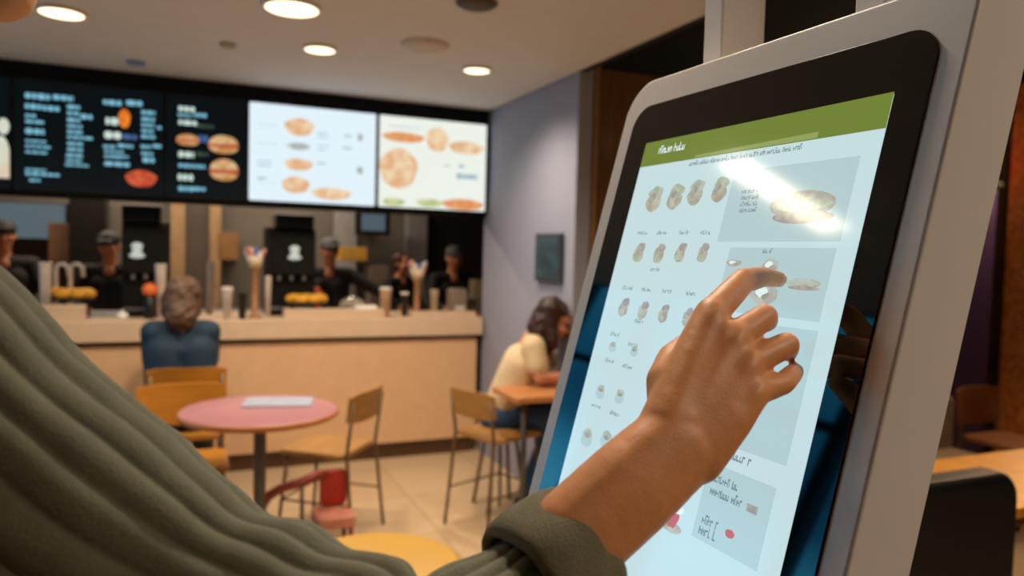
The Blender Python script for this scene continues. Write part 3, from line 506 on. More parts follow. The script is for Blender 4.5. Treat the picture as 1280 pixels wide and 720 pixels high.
# red child seat
t = thing('red_child_chair', 'small red child chair with a curved armrest, below the pink table', 'chair', (.56, 3.58, 0))
red = mat('red_plastic', (184, 44, 26), .35); pink = mat('faded_red', (206, 132, 108), .5)
b = B(); prism(b, rrect(.13, .17, .025, 4), (.655, 3.62, .29), X, Z, -Y_, .03, 0, .008); obj('backrest', b, red, t)
b = B(); prism(b, rrect(.18, .2, .02, 4), (.64, 3.52, .15), X, Y_, Z, .05, 0, .008); obj('seat', b, pink, t)
b = B(); tube(b, [(.32, 3.55, .25), (.345, 3.55, .295), (.40, 3.55, .325), (.50, 3.56, .345), (.58, 3.58, .37), (.62, 3.60, .36)], [.022, .024, .022, .022, .024, .02]); obj('armrest', b, mat('red_brown', (150, 60, 34), .4), t)
for sx, sy in ((.57, 3.44), (.71, 3.44), (.57, 3.6), (.71, 3.6)): b = B(); tube(b, [(sx, sy, .155), (sx, sy, 0)], .011, 0, 8); obj('leg', b, MATS['red_brown'], t)
b = B(); tube(b, [(.33, 3.55, .25), (.335, 3.55, .0)], .009, 0, 8); obj('leg', b, metal, t)
b = B(); tube(b, [(.50, 3.55, .33), (.50, 3.55, .0)], .009, 0, 8); obj('leg', b, metal, t)
b = B(); box2(b, (.33, 3.53, .03), (.72, 3.56, .055)); obj('rocker_bar', b, MATS['red_brown'], t)

# ------------------------------------------------------------ right side behind the kiosk
t = thing('yellow_dining_table', 'yellow rectangular table at the right behind the kiosk', 'table', (2.7, 1.6, 0))
b = B(); prism(b, rrect(1.0, .46, .03, 4), (2.66, 1.60, .71), X, Y_, Z, .03, 0, .005); obj('tabletop', b, mat('amber_laminate', (226, 150, 36), .4), t)
b = B(); box2(b, (2.22, 1.42, .66), (3.1, 1.78, .71)); obj('apron', b, mat('apron_brown', (120, 70, 30), .5), t)
for sx in (2.25, 3.05):
    for sy in (1.44, 1.76): b = B(); tube(b, [(sx, sy, .68), (sx, sy, 0)], .02, 0, 10); obj('leg', b, pole, t)
t = thing('black_padded_chair', 'black padded chair with a rounded back beside the kiosk', 'chair', (1.86, 1.42, 0))
blk = mat('black_vinyl', (10, 10, 11), .5)
b = B(); prism(b, rrect(.46, .52, .07, 6), (1.79, 1.30, .65), X, Z, -Y_, .07, 0, .025); obj('backrest', b, blk, t)
b = B(); prism(b, rrect(.46, .44, .06, 6), (1.79, 1.46, .40), X, Y_, Z, .08, 0, .025); obj('seat', b, blk, t)
for sx in (1.6, 1.98):
    for sy in (1.27, 1.64): b = B(); tube(b, [(sx, sy, .42), (sx, sy, 0)], .014, 0, 8); obj('leg', b, dk, t)
t = thing('beige_armchair', 'low beige padded armchair behind the yellow table at the right', 'armchair', (3.8, 2.7, 0))
bg_ = mat('beige_fabric', (150, 124, 96), .8, bump=.3)
b = B(); prism(b, rrect(.5, .4, .05, 5), (3.81, 2.95, .5), X, Z, -Y_, .09, 0, .03); obj('backrest', b, bg_, t)
b = B(); prism(b, rrect(.5, .45, .05, 5), (3.81, 2.72, .3), X, Y_, Z, .1, 0, .03); obj('seat_cushion', b, bg_, t)
b = B(); box2(b, (3.58, 2.52, 0), (4.04, 2.94, .30), 0, .01); obj('plinth', b, wd, t)
chair('brown wooden chair at the right edge, beside the beige armchair', (4.35, 2.75, 0), pi, wood('brown_wood', (150, 88, 36), (120, 66, 26)), bt=.72, bb=.5)
t = thing('purple_partition', 'tall dark purple panel standing before the wood wall at the right', 'panel', (5.0, 3.5, 0))
b = B(); box2(b, (4.45, 3.48, .0), (5.25, 3.54, 2.0), 0, .01); obj('panel', b, mat('purple_black', (48, 28, 66), .5), t)
b = B(); box2(b, (4.42, 3.46, 2.0), (5.28, 3.56, 2.04), 0, .005); obj('top_rail', b, dk, t)
t = thing('amber_column', 'amber wooden column with small round lamps at the right edge', 'column', (5.6, 3.4, 0))
b = B(); prism(b, rrect(.36, .25, .03, 4), (5.6, 3.4, 0), X, Y_, Z, 2.75, 0); obj('shaft', b, wood('amber_wood', (236, 150, 66), (180, 92, 34), .4, (6, 6, 6)), t)
for k in range(6): b = B(); ell(b, (5.5, 3.262, 1.5+k*.2), (.035, .012, .035)); obj('lamp', b, mat('bulb', (255, 200, 120), .4, emit=(255, 190, 100), es=5), t)
ld = bpy.data.lights.new('lamp', 'POINT'); ld.energy = 70; ld.color = (1, .7, .4); ld.shadow_soft_size = .05; lo = bpy.data.objects.new('lamp', ld); SC.collection.objects.link(lo); lo.parent = t; lo.location = (-.15, -.35, 2.3)  # unseen point light added in front of the column to brighten it
t = thing('red_wall_sign', 'small red and white panel beside the amber column', 'sign', (5.36, 3.6, 1.6))
b = B(); box2(b, (5.29, 3.66, 2.0), (5.38, 3.7, 2.35), 0, .004); obj('red_panel', b, red, t); b = B(); box2(b, (5.29, 3.66, 1.7), (5.38, 3.7, 1.98), 0, .004); obj('white_panel', b, mat('dull_white', (170, 165, 170), .5), t)

t = thing('added_pendant_lamp', 'small unseen pendant lamp added over the yellow table to light the right side', 'pendant lamp', (3.0, 2.1, 2.35))  # lamp out of view, added because the right side was dim
b = B(); lathe(b, [(.0, 0), (.14, 0), (.14, .01), (.05, .12), (0, .13)]); obj('lamp_shade', b, dk, t, True)
b = B(); lathe(b, [(0, -.012), (.10, -.012), (.10, -.002), (0, -.002)]); obj('diffuser', b, lamp_on, t, True)
b = B(); tube(b, [(0, 0, .12), (0, 0, 2.65)], .004, 0, 6); obj('cord', b, dk, t, True)
ld = bpy.data.lights.new('lamp', 'SPOT'); ld.energy = 30; ld.color = (1, .75, .48); ld.spot_size = radians(140); ld.spot_blend = .8; ld.shadow_soft_size = .06
lo = bpy.data.objects.new('lamp', ld); SC.collection.objects.link(lo); lo.parent = t; lo.location = (0, 0, -.04)
# ------------------------------------------------------------ kiosk
psi, tl = radians(1.36), radians(14.8)
KU = V((-sin(psi), cos(psi), 0)); HN = V((-cos(psi), -sin(psi), 0))
KV = Z*cos(tl) - HN*sin(tl); KN = HN*cos(tl) + Z*sin(tl); KO = V((.5268, .4354, 1.5934))
def kp(u, v, n=0): return KO + KU*u + KV*v + KN*n
kroot = thing('ordering_kiosk', 'white freestanding self-ordering kiosk with a large lit touch screen', 'kiosk', (.56, .62, 0))
white = mat('kiosk_white', (216, 206, 198), .38, noise_amt=.015, scale=4)
def kprism(b, u0, v0, u1, v1, r, n0, t, mi=0, bev=0, seg=8, sharp=False):
    o = [(-(x), y) for x, y in rrect(abs(u1-u0), abs(v1-v0), r, seg)]
    if sharp:
        W_, H_ = abs(u1-u0)/2, abs(v1-v0)/2; q = rrect(2*W_, 2*H_, .002, seg); m_ = rrect(2*W_, 2*H_, r, seg)
        o = [(-x, y) for x, y in [(q[i] if q[i][0] > 0 else m_[i]) for i in range(len(q))]]
    prism(b, o, kp((u0+u1)/2, (v0+v1)/2, n0), KU, KV, KN, t, mi, bev)
b = B(); kprism(b, -.054, -.74, .412, .083, .045, -.067, .067, 0, .003, 10, True)
# square off the near long edge so it reads as one sharp arris
obj('housing', b, white, kroot)
b = B(); kprism(b, -.052, -.738, .41, .081, .043, -.0685, .003, sharp=True); obj('seam_line', b, mat('seam_grey', (120, 112, 104), .6), kroot)
blackg = mat('bezel_glass', (5, 6, 7), .04, noise_amt=0, spec=.6)
b = B(); kprism(b, -.031, -.665, .3855, .046, .03, 0, .0022, 0, .001, 10); gp = obj('glass_bezel', b, blackg, kroot)
scr = display('kiosk_screen', (198, 223, 225), .98, .085)
b = B(); kprism(b, 0, -.625, .343, -.006, .002, .0022, .0004, 0, 0, 1); so = obj('touch_screen', b, scr, kroot)
KM = [display('k_green', (116, 136, 54), .9, .085), display('k_card', (184, 210, 212), .93, .085), display('k_text', (124, 142, 146), .9, .085), display('k_bread', (196, 194, 176), .92, .085, (170, 164, 148), 90),
      display('k_salad', (168, 184, 162), .9, .085, (192, 200, 182), 110), display('k_white', (226, 240, 240), 1.0, .085), display('k_red', (206, 92, 84), .9, .085), display('k_dark', (160, 158, 152), .88, .085, (188, 180, 168), 90), display('k_green2', (150, 168, 96), .9, .085)]
b = B(); z0 = .0026
def kpoly(b, pts, n, mi):
    vs = [b.verts.new(kp(p[0], p[1], n)) for p in pts]; f = b.faces.new(vs); f.material_index = mi
def kell(b, u, v, a, c, n, mi, wob=0, rot=0):
    pts = []
    for k in range(18):
        q = 2*pi*k/18; x = a*cos(q)*(1+wob*sin(3*q+u*90)); y = c*sin(q)*(1+wob*cos(4*q+v*70)); pts.append((u+x*cos(rot)-y*sin(rot), v+x*sin(rot)+y*cos(rot)))
    kpoly(b, pts, n, mi)
kpoly(b, [(.0, -.006), (.343, -.006), (.343, -.037), (.0, -.037)], z0+.0001, 0)
kpoly(b, [(.07, -.030), (.24, -.033), (.24, -.036), (.07, -.036)], z0+.00015, 8)
obj('header_bar', b, KM, so)
for c in KIOSK_CARDS:
    b = B()
    us = [p[0] for p in c]; vs_ = [p[1] for p in c]
    u0, u1 = (us[1]+us[2])/2, (us[0]+us[3])/2; v1, v0 = (vs_[0]+vs_[1])/2, (vs_[2]+vs_[3])/2
    kpoly(b, [(u0, v0), (u1, v0), (u1, v1), (u0, v1)], z0+.0001, 1)
    obj('menu_card', b, KM, so)
def ktext(u0, u1, v, h, mi, words=None):
    """a line of tiny letter-like strokes; u runs right to left"""
    tb = B()
    u = u1
    while u > u0+h*.3:
        for k in range(random.randint(3, 7)):
            w_ = h*random.uniform(.32, .55); hh = h*random.choice([.62, .62, .8, 1])
            if u-w_ < u0: break
            s = random.random()
            kpoly(tb, [(u, v-h*.4), (u-w_*.3, v-h*.4), (u-w_*.3, v-h*.4+hh), (u, v-h*.4+hh)], z0+.0003, mi)
            zz = v-h*.4+random.choice([0, hh*.4, hh*.8]); kpoly(tb, [(u, zz), (u-w_*.85, zz), (u-w_*.85, zz+h*.2), (u, zz+h*.2)], z0+.00031, mi)
            if s > .5: kpoly(tb, [(u-w_*.65, v-h*.4), (u-w_*.9, v-h*.4), (u-w_*.9, v-h*.4+h*.6), (u-w_*.65, v-h*.4+h*.6)], z0+.00032, mi)
            u -= w_
        u -= h*.35
    obj('text_line', tb, KM, so)
ktext(.082, .246, -.0425, .0058, 2); ktext(.262, .312, -.0195, .010, 5)
for k, u, v, w_, h in KIOSK_ITEMS:
    fb = B()
    if k == 'label': ktext(u-w_/2, u+w_/2, v, .0048, 2)
    elif k == 'text': ktext(u-w_/2, u+w_/2, v, .0085, 2)
    elif k == 'wrap':
        kell(fb, u, v-h*.12, w_*.48, h*.36, z0+.0001, 3, .06); kell(fb, u-w_*.05, v+h*.24, w_*.46, h*.25, z0+.0002, 4, .12); kell(fb, u+w_*.12, v+h*.12, w_*.2, h*.16, z0+.0003, 7, .1)
    elif k == 'roll':
        kell(fb, u, v-h*.1, w_*.34, h*.38, z0+.0001, 3, .085, -.2); kell(fb, u-w_*.1, v+h*.22, w_*.27, h*.2, z0+.0002, 7, .1); kell(fb, u+w_*.1, v-h*.25, w_*.22, h*.14, z0+.0003, 4, .1)
    elif k == 'cup':
        kell(fb, u, v-h*.1, w_*.42, h*.4, z0+.0001, 1, .03); kell(fb, u, v+h*.22, w_*.33, h*.24, z0+.0002, 4, .1); kell(fb, u, v+h*.1, w_*.2, h*.12, z0+.0003, 7, .1)
    elif k == 'dessert':
        kell(fb, u, v-h*.3, w_*.42, h*.18, z0+.0001, 3, .03); kell(fb, u, v, w_*.22, h*.36, z0+.0002, 6, .15); kell(fb, u-w_*.1, v+h*.3, w_*.25, h*.16, z0+.0003, 5, .1)
    elif k == 'sub':
        kell(fb, u, v, w_*.5, h*.34, z0+.0001, 3, .02); kell(fb, u, v-h*.02, w_*.46, h*.14, z0+.0002, 4, .1); kell(fb, u-w_*.05, v-h*.3, w_*.46, h*.15, z0+.0003, 7, .04)
    elif k == 'dish':
        kell(fb, u, v, w_*.48, h*.48, z0+.0001, 3, .085); kell(fb, u+w_*.1, v+h*.1, w_*.22, h*.24, z0+.0002, 5, .1); kell(fb, u-w_*.15, v-h*.12, w_*.22, h*.2, z0+.0003, 7, .1)
    elif k == 'red': kell(fb, u, v, w_*.48, h*.45, z0+.0003, 6, .04)
    elif k == 'sq': kpoly(fb, [(u-w_/2, v-h/2), (u+w_/2, v-h/2), (u+w_/2, v+h/2), (u-w_/2, v+h/2)], z0+.0003, 7)
    if len(fb.faces): obj('food_picture', fb, KM, so)
# uprights carrying the kiosk from floor to ceiling, brackets, foot plate
for y0 in (.772, .535):
    b = B(); box(b, (.637, y0, (CEIL+.02)/2), (.068, .036, CEIL-.02), 0, None, .003); obj('upright', b, white, kroot)
for y0 in (.772, .535):
    b = B(); box2(b, (.46, y0-.015, 1.12), (.62, y0+.015, 1.2)); obj('bracket', b, white, kroot)
b = B(); prism(b, rrect(.5, .5, .04, 5), (.6, .65, 0), X, Y_, Z, .02, 0, .006); obj('base_plate', b, white, kroot)
lowb = B(); box2(lowb, (.5, .45, .02), (.66, .86, .86), 0, .02); obj('pedestal', lowb, white, kroot)
# ------------------------------------------------------------ people
skin = mat('skin_warm', (222, 150, 96), .5, noise_amt=.07, scale=22, bump=.08, bscale=420, sss=.08)
skin2 = mat('skin_tan', (190, 124, 92), .5, noise_amt=.06, scale=12, sss=.05)
eye_m = mat('eye_dark', (40, 28, 22), .2); lip_m = mat('lip', (150, 62, 56), .5)
def hand(b, wr, d, up, side, r=.0085, L=.19, curl=.5):
    """palm, four fingers and a side thumb; d forward, up = back of hand, side = thumb side"""
    d = V(d).normalized(); side = V(side); side = (side-d*side.dot(d)).normalized(); up = side.cross(d); 
    if up.dot(V((0, 0, 1))) < 0: up = -up
    pc = V(wr)+d*.05
    for k in range(4):
        s = side*(.030-.02*k); m = V(wr)+d*(.088-.004*abs(k-1))+s
        cap(b, V(wr)+s*.5, m, .014, .012)
        l = (.040, .045, .042, .032)[k]; p1 = m+d*l-up*l*.35*curl*2; p2 = p1+d*l*.35-up*l*.6; p3 = p2-d*l*.1-up*l*.5
        chain(b, [m, p1, p2, p3], [.0095, .009, .008, .007])
    chain(b, [V(wr)+d*.02+side*.02, V(wr)+d*.05+side*.045-up*.01, V(wr)+d*.085+side*.052-up*.02], [.014, .012, .009])
def head_caps(b, c, f, r, s=1.0):
    """skull, jaw, nose, ears; c centre, f facing, r right"""
    c = V(c); f = V(f).normalized(); r = V(r).normalized(); u = r.cross(f).normalized()
    R = M((r, f, u)).transposed()
    ell(b, c+u*.025*s-f*.012*s, (.075*s, .092*s, .085*s), 0, R); ell(b, c-u*.03*s+f*.022*s, (.060*s, .068*s, .078*s), 0, R)
    ell(b, c-u*.085*s+f*.062*s, (.028*s, .024*s, .022*s), 0, R)
    cap(b, c+f*.088*s+u*.015*s, c+f*.108*s-u*.02*s, .009*s, .013*s)
    for sx in (-1, 1):
        ell(b, c+r*sx*.077*s-f*.008*s-u*.005*s, (.010*s, .018*s, .030*s), 0, R); ell(b, c+r*sx*.04*s+f*.07*s-u*.02*s, (.024*s, .02*s, .022*s), 0, R)
        ell(b, c+r*sx*.033*s+f*.080*s+u*.030*s, (.022*s, .010*s, .008*s), 0, R)
    cap(b, c-u*.052*s+f*.088*s-r*.018*s, c-u*.052*s+f*.088*s+r*.018*s, .009*s, .009*s)
    return u, R
def face_extra(o, c, f, r, s=1.0, base=None):
    c = V(c); f = V(f).normalized(); r = V(r).normalized(); u = r.cross(f).normalized(); R = M((r, f, u)).transposed(); b = B()
    for sx in (-1, 1): ell(b, c+r*sx*.031*s+f*.082*s+u*.012*s, (.012*s, .007*s, .006*s), 1, R, 10, 8)
    ell(b, c-u*.050*s+f*.0965*s, (.022*s, .005*s, .006*s), 2, R, 12, 8)
    addin(o, b)
DEF = dict(pel=(0, 0, .95), che=(0, 0, 1.25), nek=(0, -.01, 1.44), hed=(0, .03, 1.60), shr=(.18, 0, 1.39), shl=(-.18, 0, 1.39), elr=(.24, -.02, 1.12), ell=(-.24, -.02, 1.12), wrr=(.25, .08, .88), wrl=(-.25, .08, .88),
           hir=(.09, 0, .93), hil=(-.09, 0, .93), knr=(.10, .02, .5), knl=(-.10, .02, .5), anr=(.10, -.01, .09), anl=(-.10, -.01, .09), face=(0, 1, 0))
def figure(label, loc, rz, pose, shirt, trouser, hair, hat=None, sleeve='long', hairlen=0, scale=1.0, category='person'):
    J = dict(DEF); J.update(pose); J = {k: V(v) for k, v in J.items()}
    t = thing('person', label, category, loc, rz); t.scale = (scale,)*3
    f = J['face'].normalized(); r = f.cross(Z).normalized(); rr_ = (J['shr']-J['shl']).normalized()
    b = B(); u, R = head_caps(b, J['hed'], f, r)
    cap(b, J['nek']-V((0, 0, .03)), J['hed']-u*.07-f*.01, .055, .05)
    for s in (-1, 1): cap(b, J['che']+rr_*s*.07, J['pel']+rr_*s*.06, .095, .1)
    cap(b, J['shl'], J['shr'], .055, .055); cap(b, J['nek'], (J['shl']+J['shr'])/2, .06, .08)
    for k in 'rl':
        chain(b, [J['sh'+k], J['el'+k], J['wr'+k]], [.05, .036, .025]); chain(b, [J['hi'+k], J['kn'+k], J['an'+k]], [.085, .055, .036])
        cap(b, J['an'+k]-V((0, 0, .03)), J['an'+k]+V((0, .13, -.05)), .032, .026)
        d = (J['wr'+k]-J['el'+k]).normalized(); sd = -rr_ if k == 'r' else rr_
        if abs(d.dot(sd)) > .8: sd = Z
        hand(b, J['wr'+k], d, Z, sd)
    o = obj('body', b, [skin2, eye_m, lip_m], t, True); remesh(o, .008, 4, .5); face_extra(o, J['hed'], f, r)
    b = B()
    for s in (-1, 1): cap(b, J['che']+rr_*s*.075+Z*.03, J['pel']+rr_*s*.065-Z*.03, .112, .112)
    cap(b, J['shl'], J['shr'], .068, .068); cap(b, J['nek']-Z*.035, J['che']+Z*.05, .062, .1)
    for k in 'rl':
        if sleeve == 'long': chain(b, [J['sh'+k], J['el'+k], J['el'+k].lerp(J['wr'+k], .88)], [.066, .052, .040])
        else: cap(b, J['sh'+k], J['sh'+k].lerp(J['el'+k], .6), .068, .06)
    o = obj('shirt', b, shirt, t, True); remesh(o, .012, 4, .5)
    b = B(); cap(b, J['hil']*.9+J['pel']*.1, J['hir']*.9+J['pel']*.1, .113, .113)
    for k in 'rl': chain(b, [J['hi'+k], J['kn'+k], J['kn'+k].lerp(J['an'+k], .93)], [.105, .075, .056])
    o = obj('trousers', b, trouser, t, True); remesh(o, .012, 4, .5)
    for k in 'rl':
        a = J['an'+k]; b = B(); cap(b, a+V((0, -.02, -.045)), a+V((0, .14, -.052)), .046, .036); box(b, a+V((0, .06, -.078)), (.075, .25, .02), 0, None, .008); o = obj('shoe', b, dk, t, True); remesh(o, .007, 4)
    h = J['hed']; b = B()
    if hair is not None:
        ell(b, h+u*.035-f*.028, (.088, .096, .092), 0, R); ell(b, h-u*.02-f*.035, (.090, .075, .07), 0, R); ell(b, h+u*.05+r*.03-f*.04, (.07, .07, .075), 0, R)
        if hairlen: chain(b, [h-f*.04+u*.02, h-f*.07-Z*.08, h-f*.06-Z*(.05+hairlen)], [.085, .085, .06]); cap(b, h+r*.07-f*.01, h+r*.075-Z*hairlen-f*.0, .03, .03); cap(b, h-r*.07-f*.01, h-r*.075-Z*hairlen, .03, .03)
        o = obj('hair', b, hair, t, True); remesh(o, .008, 3)
        nr = [V(v.normal) for v in o.data.vertices]
        for v, n_ in zip(o.data.vertices, nr): v.co += n_*(.010*noise.noise(v.co*28)+.004*noise.noise(v.co*90))
        # keep the face clear of hair
    else: b.free()
    if hat is not None:
        b = B(); ell(b, h+u*.055-f*.005, (.088, .103, .072), 0, R); prism(b, [(p.x, p.y) for p in [V((.07*cos(q), .06*sin(q))) for q in [pi*j/10 for j in range(11)]]], h+u*.055+f*.085, r, f, u, .008); o = obj('cap', b, hat, t, True); remesh(o, .007, 2)
    return t
blackcloth = mat('uniform_black', (16, 16, 18), .8); bluecloth = mat('blue_knit', (18, 44, 64), .8); brownhair = mat('hair_brown', (84, 58, 38), .6, noise_amt=.3, scale=60); darkhair = mat('hair_dark', (52, 22, 18), .5, noise_amt=.3, scale=60); jeans = mat('denim', (38, 72, 110), .8); cream = mat('cream_cotton', (206, 180, 140), .8)
caph = mat('cap_black', (20, 20, 24), .7); greycap = mat('cap_grey', (72, 74, 80), .7)
work = dict(elr=(.25, .08, 1.14), ell=(-.25, .08, 1.14), wrr=(.17, .30, 1.12), wrl=(-.17, .30, 1.10))
def P_(px, Y): p = at(px, 330, Y); return (p.x, Y, 0)
figure('staff member in black with a black cap, at the far left behind the counter', P_(4, 6.15), pi+.2, dict(work), blackcloth, blackcloth, None, caph, scale=.92)
figure('staff member in black with a cap, just left of the left drink machine', P_(137, 6.1), pi, dict(work, face=(.2, 1, -.15), elr=(.3, .1, 1.15), ell=(-.3, .1, 1.15)), blackcloth, blackcloth, None, caph, scale=.89)
figure('staff member in black with an arm stretched out, right of the middle machine', P_(412, 6.1), pi-.2, dict(work, ell=(-.42, .1, 1.26), wrl=(-.62, .14, 1.12), face=(-.15, 1, -.1)), blackcloth, blackcloth, None, greycap, scale=.89)
figure('staff member in black with a grey cap, at the right end behind the counter', P_(566, 6.15), pi, dict(work, face=(.1, 1, -.2)), blackcloth, blackcloth, None, greycap, scale=.87)
figure('person in black standing behind the straw holder at the right', P_(500, 6.5), pi+.6, dict(work), blackcloth, blackcloth, darkhair, None, scale=.83)
sit = dict(pel=(0, 0, .55), che=(0, .02, .84), nek=(0, .02, 1.02), hed=(0, .06, 1.165), shr=(.175, .02, .975), shl=(-.175, .02, .975), elr=(.22, .16, .78), ell=(-.22, .16, .78), wrr=(.10, .33, .90), wrl=(-.10, .33, .90),
           hir=(.09, 0, .55), hil=(-.09, 0, .55), knr=(.12, .36, .52), knl=(-.12, .36, .52), anr=(.12, .38, .09), anl=(-.12, .38, .09))
figure('person in a blue top with brown hair, seated at the counter with their back turned', (-.03, 4.36, 0), 0, dict(sit, shr=(.135, .03, .975), shl=(-.135, .03, .975), elr=(.15, .2, .80), ell=(-.15, .2, .80), hed=(0, .05, 1.15)), bluecloth, dk, brownhair, None, hairlen=.07)
sit2 = dict(sit, che=(0, .12, .80), nek=(0, .22, .97), hed=(.0, .29, 1.08), shr=(.16, .18, .94), shl=(-.16, .18, .94), elr=(.22, .22, .79), ell=(-.2, .34, .80), wrr=(.16, .44, .79), wrl=(-.05, .5, .79), face=(0, 1, -.5), knr=(.12, .34, .56), anr=(.1, .16, .12), knl=(-.12, .36, .54), anl=(-.1, .25, .09))
figure('woman with long dark hair and a cream top leaning on the small wooden table', (1.61, 3.82, 0), radians(-114), sit2, cream, jeans, darkhair, None, 'short', .13)

# ------------------------------------------------------------ the person using the kiosk (faces +X)
HR = V((-.20, .66, 0))
main = thing('person', 'person in a ribbed grey-green shirt tapping the kiosk screen with an index finger', 'person', HR)
def D(x, y, d): return atd(x, y, d)
SH = D(-118, 475, .44); EL = D(512, 862, .43); WR = D(846, 556, .52)
fx, rx = V((1, 0, 0)), V((0, -1, 0)); HC = V((-.184, .625, 1.719)); face_dir = V((1, -.03, -.05))
pel = V((-.27, .66, .95)); che = V((-.26, .67, 1.20)); nek = V((-.24, .65, 1.52)); SL = V((-.36, .80, 1.37)); 
b = B(); u, R = head_caps(b, HC, face_dir, rx, 1.08)
cap(b, nek-Z*.04, HC-u*.07-fx*.01, .06, .055)
for s in (-1, 1): cap(b, che+rx*s*.075, pel+rx*s*.065, .10, .105)
cap(b, nek, che+Z*.08, .06, .09); cap(b, SL, SH, .055, .038)
chain(b, [SH, EL, EL.lerp(WR, .48)], [.036, .024, .020])
LE = V((-.33, .90, 1.09)); LW = V((-.20, .90, .87)); chain(b, [SL, LE, LW], [.05, .036, .026]); hand(b, LW, (.3, -.05, -1), Z, (1, 0, 0))
for s in (-1, 1):
    hp = pel+rx*s*.09-Z*.02; kn = V((-.24, .66, .5))+rx*s*.1; an = V((-.27, .66, .09))+rx*s*.11; chain(b, [hp, kn, an], [.09, .058, .038]); cap(b, an-Z*.03, an+V((.13, 0, -.05)), .034, .028)
bo = obj('body', b, [skin, eye_m, lip_m], main); remesh(bo, .007, 4); face_extra(bo, HC-HR, face_dir, rx, 1.08)
# forearm and hand, finely modelled, part of the same body mesh
hb = B()
def pp(*a): return D(*a)
FA = EL.lerp(WR, .40)
FD = (WR-EL).normalized()
sidev = (D(900, 610, .52)-D(800, 500, .52)).normalized()   # across the wrist
for o_, r1, r2, r3 in ((.010, .018, .0235, .021), (.005, .018, .0242, .0222), (0, .019, .0246, .0226), (-.005, .018, .0242, .0222), (-.010, .018, .0235, .021)):
    chain(hb, [FA+sidev*o_*.5, FA.lerp(WR, .28)+sidev*o_, FA.lerp(WR, .65)+sidev*o_, WR+sidev*o_*1.05], [.013, r2-.001, r2, r3])
K = {'i': pp(889, 393, .570), 'm': pp(917, 422, .558), 'r': pp(934, 455, .548), 'p': pp(942, 489, .540)}
K2 = dict(K); K2['im'] = (K['i']+K['m'])/2; K2['mr'] = (K['m']+K['r'])/2; K2['rp'] = (K['r']+K['p'])/2
for k, off in (('i', -.016), ('im', -.0105), ('m', -.005), ('mr', .0005), ('r', .006), ('rp', .011), ('p', .016)):
    w0 = WR+sidev*off+FD*.005; q = K2[k] if len(k) == 1 else w0.lerp(K2[k], .93); mid = w0.lerp(q, .55)
    chain(hb, [w0, mid, q], [.0195, .0168, {'i': .0135, 'm': .0135, 'r': .013, 'p': .0125}.get(k, .0122)])
tipI = pp(973, 349, .655)
chain(hb, [K['i'], pp(929, 351, .605), pp(954, 346, .634), tipI], [.0125, .0108, .0092, .0076])
chain(hb, [K['m'], pp(956, 396, .578), pp(958, 401, .606), pp(935, 412, .622)], [.0120, .0106, .0094, .0085])
chain(hb, [K['r'], pp(983, 431, .566), pp(984, 436, .592), pp(958, 445, .608)], [.0115, .0102, .0094, .0085])
chain(hb, [K['p'], pp(979, 479, .553), pp(990, 468, .572), pp(994, 464, .586)], [.0115, .0090, .0080, .0072])
# thumb behind the palm edge, thenar mass
chain(hb, [WR-sidev*.012+FD*.012, pp(833, 478, .548), pp(840, 448, .580), pp(866, 425, .606)], [.020, .0155, .0120, .0095])
cap(hb, pp(838, 490, .552), pp(880, 430, .568), .014, .012)
ho = obj('hand_tmp', hb, [skin], main); remesh(ho, .0016, 30, .5)
# knuckle creases and tendons as real relief
KN_ = [K['i'], K['m'], K['r'], K['p']]; me = ho.data; HRv = V(HR)
NRM = [V(v.normal) for v in me.vertices]
for v, n in zip(me.vertices, NRM):
    p = v.co+HRv; d = 0
    back = n.dot(-FW)
    if back > .2:
        for i, k in enumerate('imrp'):
            a = WR+sidev*(-.014+.009*i); q = K[k]; ax = q-a; tt_ = (p-a).dot(ax)/ax.length_squared
            if .15 < tt_ < 1.05:
                dist = (p-(a+ax*tt_)); dl = (dist-FW*dist.dot(FW)).length; d += .0002*math.exp(-(dl/.0035)**2)*min(1, (tt_-.15)*3)
            dk_ = (p-q); dk_ = (dk_-FW*dk_.dot(FW)).length; d += .0012*math.exp(-(dk_/.008)**2)
    d += .00018*noise.noise(p*110)
    v.co += n*d
b2 = B(); b2.from_mesh(ho.data); bpy.data.objects.remove(ho)
# nail of the index finger
addin(bo, b2)
nb = B(); t1 = pp(966, 345, .645); nd = (tipI-t1).normalized(); up_ = (-KN*0 + (CAM-tipI).normalized()); up_ = (up_-nd*up_.dot(nd)).normalized(); sd = nd.cross(up_)
ell(nb, tipI.lerp(t1, .35)+up_*.0062, (.0055, .0068, .0016), 0, M((sd, nd, up_)).transposed()); obj('fingernail', nb, mat('nail', (226, 178, 150), .3), main)

# ribbed shirt: sleeve (upper arm to the rolled cuff) as real corduroy relief
def fabric():
    m = mat('ribbed_green', (110, 108, 85), .9, noise_amt=.10, scale=60, bump=.5, bscale=700)
    m.node_tree.nodes['Principled BSDF'].inputs['Sheen Weight'].default_value = .25
    return m
fab = fabric()
def crspline(P, n):
    out = []
    for i in range(len(P)-1):
        p0 = P[max(i-1, 0)]; p1 = P[i]; p2 = P[i+1]; p3 = P[min(i+2, len(P)-1)]
        for k in range(n):
            t = k/n; out.append(tuple(.5*((2*b_)+(-a_+c_)*t+(2*a_-5*b_+4*c_-d_)*t*t+(-a_+3*b_-3*c_+d_)*t**3) for a_, b_, c_, d_ in zip(p0, p1, p2, p3)))
    out.append(tuple(P[-1])); return out
SP = [(-230, 360, .46, .075), (-118, 466, .425, .073), (-18, 572, .418, .072), (106, 675, .415, .071), (245, 752, .415, .0585), (390, 812, .42, .060), (500, 858, .43, .058), (560, 830, .44, .052), (615, 782, .46, .046), (662, 735, .475, .035), (690, 708, .484, .034)]
SP3 = [tuple(D(a, b_, c))+(r,) for a, b_, c, r in SP]
cur = crspline(SP3, 16)
